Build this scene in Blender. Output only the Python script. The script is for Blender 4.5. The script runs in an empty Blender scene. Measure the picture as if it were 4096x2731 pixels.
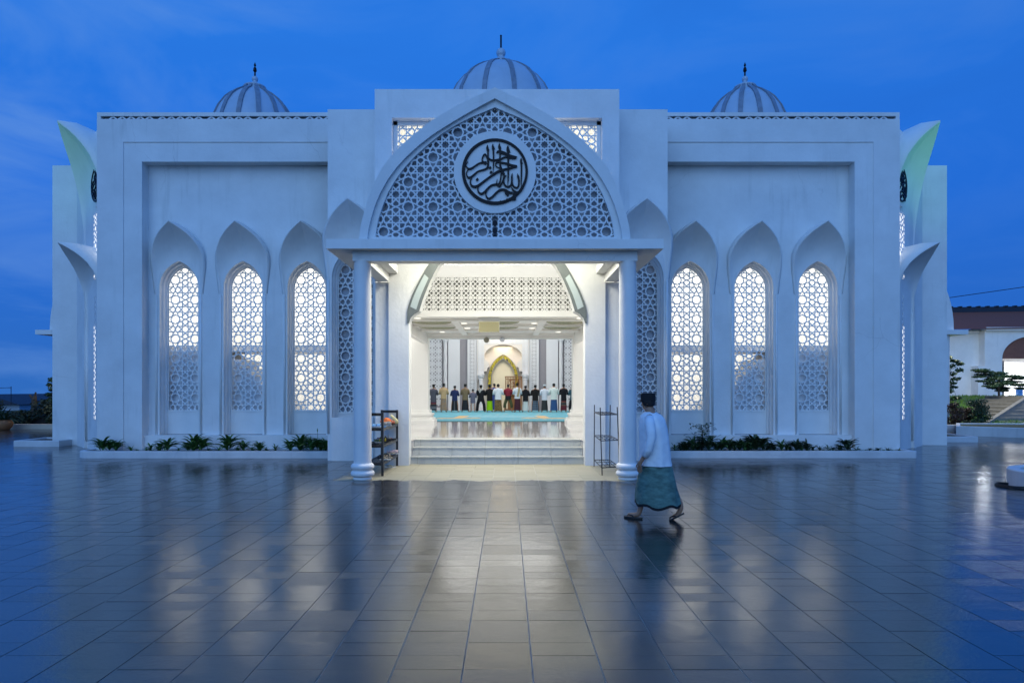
import bpy, bmesh, math, random
from mathutils import Vector, Matrix
R = random.Random(7)
sc = bpy.context.scene
COL = sc.collection
rad = math.radians
PI = math.pi
# ------------------------------------------------------------------ helpers
class MB:
    def __init__(s): s.v = []; s.f = []; s.mi = []; s.cur = 0
    def face(s, pts):
        n = len(s.v); s.v += [tuple(p) for p in pts]; s.f.append(list(range(n, n+len(pts)))); s.mi.append(s.cur)
    def box(s, x0, x1, y0, y1, z0, z1):
        n = len(s.v)
        s.v += [(x0,y0,z0),(x1,y0,z0),(x1,y1,z0),(x0,y1,z0),(x0,y0,z1),(x1,y0,z1),(x1,y1,z1),(x0,y1,z1)]
        for q in ((0,3,2,1),(4,5,6,7),(0,1,5,4),(1,2,6,5),(2,3,7,6),(3,0,4,7)):
            s.f.append([n+i for i in q]); s.mi.append(s.cur)
        return s
    def prism(s, poly, y0, y1):                 # polygon in x,z pushed along y
        n = len(s.v); k = len(poly)
        s.v += [(x,y0,z) for x,z in poly] + [(x,y1,z) for x,z in poly]
        s.f.append([n+i for i in range(k)]); s.f.append([n+k+i for i in range(k)][::-1]); s.mi += [s.cur]*2
        for i in range(k):
            j = (i+1) % k
            s.f.append([n+i, n+k+i, n+k+j, n+j]); s.mi.append(s.cur)
        return s
    def loft(s, rings, closed=True, cap=False):
        n = len(s.v); k = len(rings[0])
        for r in rings: s.v += [tuple(p) for p in r]
        for a in range(len(rings)-1):
            for i in range(k if closed else k-1):
                j = (i+1) % k
                s.f.append([n+a*k+i, n+a*k+j, n+(a+1)*k+j, n+(a+1)*k+i]); s.mi.append(s.cur)
        if cap:
            s.f.append([n+i for i in range(k)][::-1]); s.f.append([n+(len(rings)-1)*k+i for i in range(k)]); s.mi += [s.cur]*2
        return s
    def lathe(s, prof, cx=0, cy=0, n=24, cap=False):
        return s.loft([[(cx+r*math.cos(2*PI*i/n), cy+r*math.sin(2*PI*i/n), z) for i in range(n)] for r, z in prof], True, cap)
    def tube(s, path, rads, n=8, cap=True):
        path = [Vector(p) for p in path]
        if not isinstance(rads, (list, tuple)): rads = [rads]*len(path)
        rings = []; up = None
        for i, p in enumerate(path):
            a = path[max(0,i-1)]; b = path[min(len(path)-1,i+1)]
            d = (b-a).normalized()
            if up is None:
                up = Vector((0,0,1)) if abs(d.z) < .9 else Vector((1,0,0))
            u = d.cross(up).normalized(); w = u.cross(d).normalized(); up = w
            rings.append([p + (u*math.cos(2*PI*k/n) + w*math.sin(2*PI*k/n))*rads[i] for k in range(n)])
        return s.loft(rings, True, cap)
    def build(s, name, mat, parent=None, smooth=False, loc=None, bevel=0):
        me = bpy.data.meshes.new(name)
        me.from_pydata([tuple(v) for v in s.v], [], s.f)
        ml = mat if isinstance(mat, (list, tuple)) else [mat]
        for m in ml: me.materials.append(m)
        bm = bmesh.new(); bm.from_mesh(me)
        bm.faces.ensure_lookup_table()
        for f, m in zip(bm.faces, s.mi): f.material_index = m; f.smooth = smooth
        bmesh.ops.remove_doubles(bm, verts=bm.verts, dist=1e-5) if smooth else None
        bmesh.ops.recalc_face_normals(bm, faces=bm.faces)
        bm.to_mesh(me); bm.free()
        o = bpy.data.objects.new(name, me); COL.objects.link(o)
        if parent: o.parent = parent
        if loc: o.location = loc
        if bevel:
            b = o.modifiers.new('bevel', 'BEVEL'); b.width = bevel; b.segments = 2; b.limit_method = 'ANGLE'
        return o
def tag(o, label=None, cat=None, group=None, kind=None):
    if label: o['label'] = label
    if cat: o['category'] = cat
    if group: o['group'] = group
    if kind: o['kind'] = kind
    return o
def thing(name, label, cat, loc=(0,0,0), rz=0, group=None):
    o = bpy.data.objects.new(name, None); COL.objects.link(o)
    o.location = loc; o.rotation_euler = (0,0,rz); o.empty_display_size = .2
    return tag(o, label, cat, group)
def copy_tree(o, parent=None):
    c = o.copy(); COL.objects.link(c)
    if parent: c.parent = parent
    for ch in list(o.children): copy_tree(ch, c)
    return c
def pt(u, v, D):                               # picture estimate -> metres (camera at x .24, z 1.8)
    return (.24+(u-1165.1)*D/1502.7, D, 1.8-(v-891.7)*D/1502.7)
# ------------------------------------------------------------------ materials
def nodes(name):
    m = bpy.data.materials.new(name); m.use_nodes = True
    nt = m.node_tree; nt.nodes.clear()
    out = nt.nodes.new('ShaderNodeOutputMaterial'); b = nt.nodes.new('ShaderNodeBsdfPrincipled')
    nt.links.new(b.outputs[0], out.inputs[0])
    return m, nt, b
def N(nt, t, **kw):
    n = nt.nodes.new(t)
    for k, v in kw.items():
        if k.startswith('i_'):
            key = k[2:]
            key = int(key) if key.isdigit() else key
            n.inputs[key].default_value = v
        else: setattr(n, k, v)
    return n
def math_(nt, op, a, b=None, c=None, clamp=False):
    n = nt.nodes.new('ShaderNodeMath'); n.operation = op; n.use_clamp = clamp
    for i, x in enumerate((a, b, c)):
        if x is None: continue
        if isinstance(x, (int, float)): n.inputs[i].default_value = x
        else: nt.links.new(x, n.inputs[i])
    return n.outputs[0]
def mixc(nt, f, a, b, bt='MIX'):
    n = nt.nodes.new('ShaderNodeMix'); n.data_type = 'RGBA'; n.blend_type = bt
    for i, x in ((0, f), (6, a), (7, b)):
        if isinstance(x, (int, float)): n.inputs[i].default_value = x
        elif isinstance(x, tuple): n.inputs[i].default_value = x if len(x) == 4 else (*x, 1)
        else: nt.links.new(x, n.inputs[i])
    return n.outputs[2]
def mat(name, c, rough=.6, var=.12, scale=3.0, bump=.0, bscale=60, metal=0, spec=.5, stain=None, stretch=None, emit=None, sheen=0):
    m, nt, b = nodes(name)
    tc = N(nt, 'ShaderNodeTexCoord'); mp = N(nt, 'ShaderNodeMapping')
    nt.links.new(tc.outputs['Object'], mp.inputs[0])
    if stretch: mp.inputs['Scale'].default_value = stretch
    nz = N(nt, 'ShaderNodeTexNoise', i_Scale=scale, i_Detail=5.0, i_Roughness=.6)
    nt.links.new(mp.outputs[0], nz.inputs['Vector'])
    f = math_(nt, 'MULTIPLY_ADD', nz.outputs[0], 2.2, -.6, clamp=True)
    lo = tuple(x*(1-var) for x in c); hi = tuple(min(1, x*(1+var*.6)) for x in c)
    col = mixc(nt, f, lo, hi)
    if stain:
        mp2 = N(nt, 'ShaderNodeMapping'); nt.links.new(tc.outputs['Object'], mp2.inputs[0]); mp2.inputs['Scale'].default_value = (5, 5, .45)
        n2 = N(nt, 'ShaderNodeTexNoise', i_Scale=1.2, i_Detail=6.0); nt.links.new(mp2.outputs[0], n2.inputs['Vector'])
        g = math_(nt, 'MULTIPLY_ADD', n2.outputs[0], 4.0, -2.3, clamp=True)
        n3 = N(nt, 'ShaderNodeTexNoise', i_Scale=.5, i_Detail=2.0); nt.links.new(tc.outputs['Object'], n3.inputs['Vector'])
        g = math_(nt, 'MULTIPLY', g, math_(nt, 'MULTIPLY_ADD', n3.outputs[0], 3.0, -1.1, clamp=True))
        col = mixc(nt, math_(nt, 'MULTIPLY', g, stain), col, (c[0]*.45, c[1]*.47, c[2]*.46))
        vo = N(nt, 'ShaderNodeTexVoronoi', i_Scale=.8); vo.feature = 'DISTANCE_TO_EDGE'
        wob = N(nt, 'ShaderNodeTexNoise', i_Scale=2.5, i_Detail=4.0); nt.links.new(tc.outputs['Object'], wob.inputs['Vector'])
        nt.links.new(mixc(nt, .25, tc.outputs['Object'], wob.outputs['Color']), vo.inputs['Vector'])
        ck = math_(nt, 'MULTIPLY', math_(nt, 'LESS_THAN', vo.outputs['Distance'], .0035), math_(nt, 'MULTIPLY_ADD', n3.outputs[0], 8.0, -4.4, clamp=True))
        col = mixc(nt, math_(nt, 'MULTIPLY', ck, .22), col, (.2,.2,.2))
    nt.links.new(col, b.inputs['Base Color'])
    b.inputs['Roughness'].default_value = rough; b.inputs['Metallic'].default_value = metal
    b.inputs['Specular IOR Level'].default_value = spec
    if sheen: b.inputs['Sheen Weight'].default_value = sheen
    if emit:
        b.inputs['Emission Color'].default_value = (*emit[0], 1); b.inputs['Emission Strength'].default_value = emit[1]
    if bump:
        n4 = N(nt, 'ShaderNodeTexNoise', i_Scale=bscale, i_Detail=4.0); nt.links.new(mp.outputs[0], n4.inputs['Vector'])
        bp = N(nt, 'ShaderNodeBump', i_Strength=bump, i_Distance=.02); nt.links.new(n4.outputs[0], bp.inputs['Height'])
        nt.links.new(bp.outputs[0], b.inputs['Normal'])
    return m
M = {}
M['white'] = mat('white_render', (.78,.79,.79), .55, .11, 1.1, .25, 14, stain=.55)
M['white2'] = mat('white_render_smooth', (.80,.80,.79), .5, .08, 1.6, .12, 20, stain=.5)
M['lat'] = mat('lattice_white', (.76,.78,.80), .5, .05, 4)
M['back'] = mat('grey_backing', (.38,.40,.45), .5, .15, 2)
M['inwhite'] = mat('interior_white', (.84,.83,.79), .5, .03, 1)
M['incool'] = mat('qibla_white', (.72,.73,.76), .5, .03, 1)
M['ingrey'] = mat('qibla_grey', (.28,.27,.30), .5, .05, 2)
M['band'] = mat('arch_grey', (.13,.15,.15), .45, .08, 3)
M['bandlt'] = mat('arch_pale_panel', (.42,.49,.50), .4, .05, 3)
M['marblewhite'] = None
M['cream'] = mat('niche_cream', (.86,.76,.55), .6, .05, 2)
M['domewhite'] = mat('dome_white', (.42,.52,.62), .32, .08, 2, stain=.2)
M['domegrey'] = mat('dome_grey', (.22,.26,.32), .5, .3, 5)
M['black'] = mat('black_metal', (.012,.012,.014), .45, .2, 8)
M['ink'] = mat('black_letters', (.004,.004,.008), .4, .1, 8, spec=.2)
M['wood'] = mat('brown_wood', (.30,.12,.035), .45, .25, 3, stretch=(8,8,.8))
M['skin'] = mat('skin', (.36,.19,.115), .55, .08, 6)
M['hair'] = mat('black_hair', (.012,.010,.010), .7, .3, 60, bump=.3, bscale=200)
M['peci'] = mat('black_felt', (.008,.008,.009), .85, .2, 20)
M['soil'] = mat('soil', (.035,.028,.018), .9, .5, 8, .5, 30)
M['moss'] = mat('bed_groundcover', (.030,.050,.018), .9, .5, 8, .5, 30)
M['leaf'] = mat('leaf_green', (.06,.15,.04), .42, .45, 5, spec=.4)
M['leafd'] = mat('leaf_dark', (.025,.06,.025), .5, .5, 4)
M['leafr'] = mat('leaf_reddish', (.10,.055,.035), .5, .5, 4)
M['bark'] = mat('bark', (.08,.055,.04), .9, .3, 9, .5, 30)
M['terra'] = mat('terracotta', (.36,.16,.07), .7, .3, 5)
M['concrete'] = mat('stair_concrete', (.24,.22,.19), .8, .25, 3, .2, 30)
M['roofbrown'] = mat('brown_roof_sheet', (.20,.065,.035), .6, .2, 30, stretch=(6,.3,.3))
M['rooflip'] = mat('dark_roof_edge', (.008,.009,.016), .5, .3, 5)
M['curtain'] = mat('brown_board', (.20,.085,.06), .7, .15, 5)
M['door'] = mat('brown_door', (.22,.10,.07), .5, .15, 3)
M['jug'] = mat('blue_water_jug', (.08,.25,.60), .2, .1, 4)
M['mosquegap'] = mat('dark_joint', (.01,.012,.02), .8, .1, 4)
M['lampglow'] = mat('lamp_glow', (.9,.9,.85), .5, .01, 1, emit=((1,.96,.86), .95))
M['gold'] = mat('gold_trim', (.55,.40,.10), .4, .2, 8, metal=.3)
M['speaker'] = mat('beige_speaker_cloth', (.42,.38,.22), .8, .1, 80)
M['glowpane'] = mat('glow_pane', (.8,.8,.75), .5, .02, 1, emit=((1,.97,.9),.95))
M['rubber'] = mat('black_rubber', (.012,.012,.013), .5, .2, 8)
# marble
def marble(name, c1, c2, rough, wet=False, sc_=1.5, bumpy=0):
    m, nt, b = nodes(name)
    tc = N(nt, 'ShaderNodeTexCoord')
    nz = N(nt, 'ShaderNodeTexNoise', i_Scale=sc_, i_Detail=7.0, i_Distortion=1.6); nt.links.new(tc.outputs['Object'], nz.inputs['Vector'])
    r = N(nt, 'ShaderNodeValToRGB'); nt.links.new(nz.outputs[0], r.inputs[0])
    e = r.color_ramp.elements; e[0].position = .47; e[0].color = (*c1,1); e[1].position = .53; e[1].color = (*c1,1)
    k = r.color_ramp.elements.new(.5); k.color = (*c2,1)
    br = N(nt, 'ShaderNodeTexBrick', i_Scale=1.0); br.offset = 0
    br.inputs['Mortar Size'].default_value = .004; br.inputs['Brick Width'].default_value = .8; br.inputs['Row Height'].default_value = .8
    br.inputs['Color1'].default_value = br.inputs['Color2'].default_value = (1,1,1,1); br.inputs['Mortar'].default_value = (.55,.5,.42,1)
    mp = N(nt, 'ShaderNodeMapping'); nt.links.new(tc.outputs['Object'], mp.inputs[0]); mp.inputs['Location'].default_value = (.3,.1,0)
    nt.links.new(mp.outputs[0], br.inputs['Vector'])
    nt.links.new(mixc(nt, 1.0, r.outputs[0], br.outputs[0], 'MULTIPLY'), b.inputs['Base Color'])
    b.inputs['Roughness'].default_value = rough
    if bumpy:
        mp2 = N(nt, 'ShaderNodeMapping'); nt.links.new(tc.outputs['Object'], mp2.inputs[0]); mp2.inputs['Scale'].default_value = (1,1,1)
        n4 = N(nt, 'ShaderNodeTexNoise', i_Scale=1.8, i_Detail=2.0); nt.links.new(mp2.outputs[0], n4.inputs['Vector'])
        bp = N(nt, 'ShaderNodeBump', i_Strength=bumpy, i_Distance=.02); nt.links.new(n4.outputs[0], bp.inputs['Height'])
        nt.links.new(bp.outputs[0], b.inputs['Normal'])
    return m
M['step'] = marble('step_marble', (.50,.50,.46), (.42,.42,.40), .25)
M['polish'] = marble('polished_floor_tile', (.50,.485,.49), (.42,.40,.41), .07, bumpy=.10, sc_=.6)
M['polish'].node_tree.nodes['Principled BSDF'].inputs['IOR'].default_value = 1.9
# wet plaza tiles
def plaza_mat():
    m, nt, b = nodes('wet_stone_tile')
    tc = N(nt, 'ShaderNodeTexCoord'); at = N(nt, 'ShaderNodeAttribute', attribute_name='tile')
    sp = N(nt, 'ShaderNodeSeparateColor'); nt.links.new(at.outputs['Color'], sp.inputs[0])
    xyz = N(nt, 'ShaderNodeSeparateXYZ'); nt.links.new(tc.outputs['Object'], xyz.inputs[0])
    big = N(nt, 'ShaderNodeTexNoise', i_Scale=.35, i_Detail=4.0); nt.links.new(tc.outputs['Object'], big.inputs['Vector'])
    mid = N(nt, 'ShaderNodeTexNoise', i_Scale=2.3, i_Detail=6.0, i_Roughness=.65); nt.links.new(tc.outputs['Object'], mid.inputs['Vector'])
    fine = N(nt, 'ShaderNodeTexNoise', i_Scale=34.0, i_Detail=6.0, i_Roughness=.75); nt.links.new(tc.outputs['Object'], fine.inputs['Vector'])
    # dry patch under the porch roof
    nx = math_(nt, 'ABSOLUTE', math_(nt, 'ADD', xyz.outputs[0], 0.05))
    dx = math_(nt, 'MULTIPLY_ADD', math_(nt, 'SUBTRACT', 3.15, nx), 2.2, math_(nt, 'MULTIPLY_ADD', mid.outputs[0], 2.4, -1.2))
    dy = math_(nt, 'MULTIPLY_ADD', math_(nt, 'SUBTRACT', xyz.outputs[1], 12.72), 2.6, math_(nt, 'MULTIPLY_ADD', mid.outputs[0], 2.4, -1.2))
    dry = math_(nt, 'MULTIPLY', math_(nt, 'MULTIPLY', dx, 3, clamp=True), math_(nt, 'MULTIPLY', dy, 3, clamp=True), clamp=True)
    wet = mixc(nt, sp.outputs[0], (.026,.022,.018), (.052,.044,.036))
    wet = mixc(nt, math_(nt, 'MULTIPLY_ADD', mid.outputs[0], 1.6, -.4, clamp=True), wet, (.024,.023,.022))
    dr = mixc(nt, sp.outputs[0], (.30,.265,.15), (.37,.33,.20))
    dr = mixc(nt, math_(nt, 'MULTIPLY_ADD', fine.outputs[0], 1.5, -.3, clamp=True), dr, (.24,.22,.15))
    nt.links.new(mixc(nt, dry, wet, dr), b.inputs['Base Color'])
    rw = math_(nt, 'MULTIPLY_ADD', sp.outputs[1], .055, .12)
    rw = math_(nt, 'ADD', rw, math_(nt, 'MULTIPLY_ADD', big.outputs[0], .14, -.07))
    rw = math_(nt, 'ADD', rw, math_(nt, 'MULTIPLY_ADD', mid.outputs[0], .16, -.08))
    rw = math_(nt, 'ADD', rw, math_(nt, 'MULTIPLY_ADD', fine.outputs[0], .34, -.17))
    pud = math_(nt, 'MULTIPLY_ADD', big.outputs[0], 14, -8.2, clamp=True)
    rw = math_(nt, 'MAXIMUM', math_(nt, 'MULTIPLY_ADD', pud, -.10, rw), .045)
    mr = N(nt, 'ShaderNodeMix'); nt.links.new(dry, mr.inputs[0]); nt.links.new(rw, mr.inputs[2]); mr.inputs[3].default_value = .62
    nt.links.new(mr.outputs[0], b.inputs['Roughness'])
    b.inputs['IOR'].default_value = 2.45; b.inputs['Specular Tint'].default_value = (1,1,1,1)
    bp = N(nt, 'ShaderNodeBump', i_Distance=.004); nt.links.new(fine.outputs[0], bp.inputs['Height'])
    nt.links.new(math_(nt, 'MULTIPLY_ADD', sp.outputs[2], .35, .22), bp.inputs['Strength'])
    wv = N(nt, 'ShaderNodeTexNoise', i_Scale=5.5, i_Detail=3.0); nt.links.new(tc.outputs['Object'], wv.inputs['Vector'])
    bp2 = N(nt, 'ShaderNodeBump', i_Strength=.22, i_Distance=.012); nt.links.new(wv.outputs[0], bp2.inputs['Height'])
    nt.links.new(bp.outputs[0], bp2.inputs['Normal']); nt.links.new(bp2.outputs[0], b.inputs['Normal'])
    return m
M['plaza'] = plaza_mat()
def grout_mat():
    m, nt, b = nodes('tile_joint')
    tc = N(nt, 'ShaderNodeTexCoord'); xyz = N(nt, 'ShaderNodeSeparateXYZ'); nt.links.new(tc.outputs['Object'], xyz.inputs[0])
    q = math_(nt, 'FRACT', math_(nt, 'MULTIPLY_ADD', xyz.outputs[0], 1/.4455, .045/.4455 + .5))
    q = math_(nt, 'LESS_THAN', math_(nt, 'ABSOLUTE', math_(nt, 'SUBTRACT', q, .5)), .012)
    nz = N(nt, 'ShaderNodeTexNoise', i_Scale=1.3, i_Detail=3.0); nt.links.new(tc.outputs['Object'], nz.inputs['Vector'])
    q = math_(nt, 'MULTIPLY', q, math_(nt, 'MULTIPLY_ADD', nz.outputs[0], 3.0, -.5, clamp=True))
    nt.links.new(mixc(nt, q, (.006,.007,.008), (.50,.50,.47)), b.inputs['Base Color'])
    b.inputs['Roughness'].default_value = .8; b.inputs['Specular IOR Level'].default_value = .15
    return m
M['grout'] = grout_mat()
# ------------------------------------------------------------------ camera, world, light
cam = bpy.data.cameras.new('camera'); co = bpy.data.objects.new('camera', cam); COL.objects.link(co)
co.location = (.24, 0, 1.8); co.rotation_euler = (PI/2, 0, 0)
cam.sensor_width = 36; cam.lens = 36*2617/4096; cam.clip_end = 3000; cam.clip_start = .05
cam.shift_x = (2048-2029)/4096; cam.shift_y = (1553-1365.5)/4096
sc.camera = co
w = bpy.data.worlds.new('World'); sc.world = w; w.use_nodes = True
nt = w.node_tree; nt.nodes.clear()
wo = N(nt, 'ShaderNodeOutputWorld'); bg = N(nt, 'ShaderNodeBackground'); nt.links.new(bg.outputs[0], wo.inputs[0])
sky = N(nt, 'ShaderNodeTexSky'); sky.sky_type = 'NISHITA'; sky.sun_disc = False
sky.sun_elevation = rad(2.0); sky.sun_rotation = rad(180); sky.air_density = 1.2; sky.dust_density = .3; sky.ozone_density = 4
tc = N(nt, 'ShaderNodeTexCoord'); xyz = N(nt, 'ShaderNodeSeparateXYZ'); nt.links.new(tc.outputs['Generated'], xyz.inputs[0])
ramp = N(nt, 'ShaderNodeValToRGB'); nt.links.new(xyz.outputs[2], ramp.inputs[0])
e = ramp.color_ramp.elements
e[0].position = 0.0; e[0].color = (.030,.150,.52,1)
e[1].position = 1.0; e[1].color = (.030,.19,.72,1)
for p, c in ((.10,(.024,.150,.60)), (.25,(.019,.165,.72)), (.45,(.022,.19,.76))):
    k = e.new(p); k.color = (*c,1)
mp = N(nt, 'ShaderNodeMapping'); nt.links.new(tc.outputs['Generated'], mp.inputs[0]); mp.inputs['Scale'].default_value = (1.2,1.2,3.2); mp.inputs['Location'].default_value = (1.1,.2,.4)
nz = N(nt, 'ShaderNodeTexNoise', i_Scale=2.4, i_Detail=7.0, i_Roughness=.55, i_Distortion=.5); nt.links.new(mp.outputs[0], nz.inputs['Vector'])
cl = math_(nt, 'MULTIPLY_ADD', nz.outputs[0], 3.8, -1.72, clamp=True)
lft = math_(nt, 'MULTIPLY_ADD', xyz.outputs[0], -1.6, -.25, clamp=True)
cl = math_(nt, 'MULTIPLY', cl, math_(nt, 'MULTIPLY_ADD', lft, 1.0, .28))
dk = math_(nt, 'MULTIPLY_ADD', nz.outputs[0], -2.0, 1.0, clamp=True)
rg = math_(nt, 'MULTIPLY_ADD', xyz.outputs[0], 1.5, -.2, clamp=True)
colr = mixc(nt, math_(nt, 'MULTIPLY', cl, .62), ramp.outputs[0], (.16,.34,.74))
colr = mixc(nt, math_(nt, 'MULTIPLY', math_(nt, 'ADD', dk, rg), .30), colr, (.012,.105,.50))
hz = N(nt, 'ShaderNodeHueSaturation', i_Saturation=1.0, i_Value=.035); nt.links.new(sky.outputs[0], hz.inputs['Color'])
tot = mixc(nt, 1.0, colr, hz.outputs[0], 'ADD')
nt.links.new(colr, bg.inputs[0]); bg.inputs[1].default_value = 1.0
sun = bpy.data.lights.new('sun', 'SUN'); so = bpy.data.objects.new('sun', sun); COL.objects.link(so)
sun.energy = 1.02; sun.angle = rad(70); sun.color = (.43,.72,1.0)
so.rotation_euler = (rad(66), 0, rad(-8))
def area(name, loc, size, power, color=(1,.985,.94), rot=(0,0,0), shape='RECTANGLE', sy=None, spread=None):
    l = bpy.data.lights.new(name, 'AREA'); l.shape = shape; l.size = size
    if sy: l.size_y = sy
    l.energy = power; l.color = color
    if spread: l.spread = spread
    o = bpy.data.objects.new(name, l); COL.objects.link(o); o.location = loc; o.rotation_euler = rot
    return o
sc.view_settings.view_transform = 'Standard'; sc.view_settings.look = 'None'; sc.view_settings.exposure = 0; sc.view_settings.gamma = 1
sc.cycles.use_denoising = True
sc.cycles.max_bounces = 7; sc.cycles.diffuse_bounces = 4; sc.cycles.glossy_bounces = 3; sc.cycles.caustics_reflective = False; sc.cycles.caustics_refractive = False
sc.cycles.sample_clamp_indirect = 4
# ------------------------------------------------------------------ plaza
def build_plaza():
    P = .4455; Q = .2228; X0 = -.045; Y0 = 4.192
    verts = []; faces = []; cols = []
    g = .0034
    for i in range(-76, 84):
        x0 = X0+i*P; x1 = x0+P
        j = -14
        while j < 150:
            n = R.choice((1,1,1,1,2)) if j < 90 else 2
            if j < 20 <= j+n-1 and j+n > 20: n = 20-j
            y0 = Y0+j*Q; y1 = y0+n*Q; j += n
            if y0 > 17.4 and abs((x0+x1)/2) < 10.2: continue
            k = len(verts)
            a = R.uniform(-.0004,.0004); b = R.uniform(-.00012,.00012); c = R.uniform(-.0009,.0009)
            gy = g*.5; ge = .011 if j-n == 20 else gy
            verts += [(x0+g,y0+ge,c-a-b),(x1-g,y0+ge,c+a-b),(x1-g,y1-gy,c+a+b),(x0+g,y1-gy,c-a+b)]
            faces.append((k,k+1,k+2,k+3))
            cols.append((R.random()**1.5, R.random()**2, R.random()**3.5))
    me = bpy.data.meshes.new('plaza'); me.from_pydata(verts, [], faces); me.materials.append(M['plaza'])
    at = me.attributes.new('tile', 'FLOAT_COLOR', 'CORNER')
    fl = []
    for c in cols: fl += [c[0],c[1],c[2],1]*4
    at.data.foreach_set('color', fl)
    o = bpy.data.objects.new('plaza', me); COL.objects.link(o); tag(o, kind='structure')
    b = MB(); b.face([(-34,.8,-.005),(37.4,.8,-.005),(37.4,37.6,-.005),(-34,37.6,-.005)])
    tag(b.build('paving_joints', M['grout']), kind='structure')
    b = MB(); b.loft([[(x,-60,-.35) for x in (-600,-44,60,700)],[(x,75,-.35) for x in (-600,-44,60,700)],[(x,900,-48) for x in (-600,-44,60,700)]], closed=False)
    tag(b.build('ground', mat('dark_ground', (.03,.045,.03), .9, .4, .2)), kind='structure')
build_plaza()
# ------------------------------------------------------------------ arches and lattice
def ogive(w, zs, r, n=14):
    """pointed arch from (-w,zs) over the apex to (w,zs)"""
    c = (r*r-w*w)/(2*w); Rr = w+c
    a1 = math.atan2(r, c)
    right = [(-c+Rr*math.cos(a1*t/n), zs+Rr*math.sin(a1*t/n)) for t in range(n+1)]
    return [(-x, z) for x, z in right] + [(x, z) for x, z in right[::-1][1:]]
def clip(p, q, poly):
    """segment p-q clipped to a convex polygon (ccw or cw)"""
    area2 = sum(poly[i][0]*poly[(i+1)%len(poly)][1]-poly[(i+1)%len(poly)][0]*poly[i][1] for i in range(len(poly)))
    sgn = 1 if area2 > 0 else -1
    t0, t1 = 0., 1.; dx, dz = q[0]-p[0], q[1]-p[1]
    for i in range(len(poly)):
        a = poly[i]; b = poly[(i+1) % len(poly)]
        ex, ez = b[0]-a[0], b[1]-a[1]
        nx, nz_ = ez*sgn, -ex*sgn
        d = nx*dx+nz_*dz; e = nx*(a[0]-p[0])+nz_*(a[1]-p[1])
        if abs(d) < 1e-12:
            if e < 0: return None
            continue
        t = e/d
        if d > 0: t1 = min(t1, t)
        else: t0 = max(t0, t)
        if t0 >= t1: return None
    return ((p[0]+dx*t0, p[1]+dz*t0), (p[0]+dx*t1, p[1]+dz*t1))
def bar(mb, p, q, w, y0, y1, ext=.4):
    dx, dz = q[0]-p[0], q[1]-p[1]; L = math.hypot(dx, dz)
    if L < 1e-4: return
    dx /= L; dz /= L; h = w/2; e = h*ext
    j = R.uniform(0, .005)
    c = [(p[0]-dx*e-dz*h, p[1]-dz*e+dx*h), (p[0]-dx*e+dz*h, p[1]-dz*e-dx*h), (q[0]+dx*e+dz*h, q[1]+dz*e-dx*h), (q[0]+dx*e-dz*h, q[1]+dz*e+dx*h)]
    mb.prism(c, y0+j, y1+j)
_base = [((0,.5),(.058,.36)), ((.058,.36),(.442,.36)), ((.105,.303),(.302,.5)), ((.302,.5),(.36,.442)), ((0,.228),(.303,.103))]
_base += [((a[1],a[0]),(b[1],b[0])) for a, b in _base]
GIRIH = [(((sx*a[0], sz*a[1]), (sx*b[0], sz*b[1]))) for a, b in _base for sx in (1,-1) for sz in (1,-1)]
FRET = []                                       # triangles-and-diamonds fretwork, cell .5
for cx in (0,.5):
    for cz in (0,.5):
        for a, b in (((0,0),(.5,0)), ((0,0),(0,.5)), ((0,0),(.5,.5)), ((.5,0),(0,.5)), ((.25,0),(.5,.25)), ((.5,.25),(.25,.5)), ((.25,.5),(0,.25)), ((0,.25),(.25,0))):
            FRET.append(((cx+a[0],cz+a[1]), (cx+b[0],cz+b[1])))
def lattice(mb, poly, P, ox, oz, y0, y1, w, pat=GIRIH):
    xs = [p[0] for p in poly]; zs = [p[1] for p in poly]
    for i in range(int((min(xs)-ox)/P)-2, int((max(xs)-ox)/P)+3):
        for k in range(int((min(zs)-oz)/P)-2, int((max(zs)-oz)/P)+3):
            for a, b in pat:
                s = clip((ox+(i+a[0])*P, oz+(k+a[1])*P), (ox+(i+b[0])*P, oz+(k+b[1])*P), poly)
                if s: bar(mb, s[0], s[1], w, y0, y1)
def wall_with_arch(mb, x0, x1, z0, z1, cx, arch, zb, y0, y1=None):
    """flat wall panel at depth y0 with an arched hole; arch = points over the top"""
    xl, xr = cx+arch[0][0], cx+arch[-1][0]
    mb.face([(x0,y0,z0),(xl,y0,z0),(xl,y0,z1),(x0,y0,z1)])
    mb.face([(xr,y0,z0),(x1,y0,z0),(x1,y0,z1),(xr,y0,z1)])
    if zb > z0: mb.face([(xl,y0,z0),(xr,y0,z0),(xr,y0,zb),(xl,y0,zb)])
    for a, b in zip(arch, arch[1:]):
        mb.face([(cx+a[0],y0,a[1]),(cx+b[0],y0,b[1]),(cx+b[0],y0,z1),(cx+a[0],y0,z1)])
def split_lr(mb):
    """two meshes, left and right of x=0"""
    out = []
    for sgn in (-1, 1):
        c = MB()
        for f, m in zip(mb.f, mb.mi):
            if sgn*sum(mb.v[i][0] for i in f) > 0:
                c.cur = m; c.face([mb.v[i] for i in f])
        out.append(c)
    return out
mosque = thing('mosque', 'large white mosque with lattice windows, petal hoods and striped domes, lit from inside', 'mosque', (0,15.3,0))
def mp_(b, name, m, parent=None, **kw):
    """part of the mosque: geometry is given in world metres"""
    o = b.build(name, m, parent or mosque, **kw)
    if parent is None: o.matrix_parent_inverse = Matrix.Translation((0,-15.3,0))
    return o
YF = 17.95
WX = [-8.77,-7.01,-5.26, 5.26,7.01,8.77]
ARCH_O = ogive(.53, 4.56, .727); ARCH_I = ogive(.455, 4.56, .62)
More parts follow.
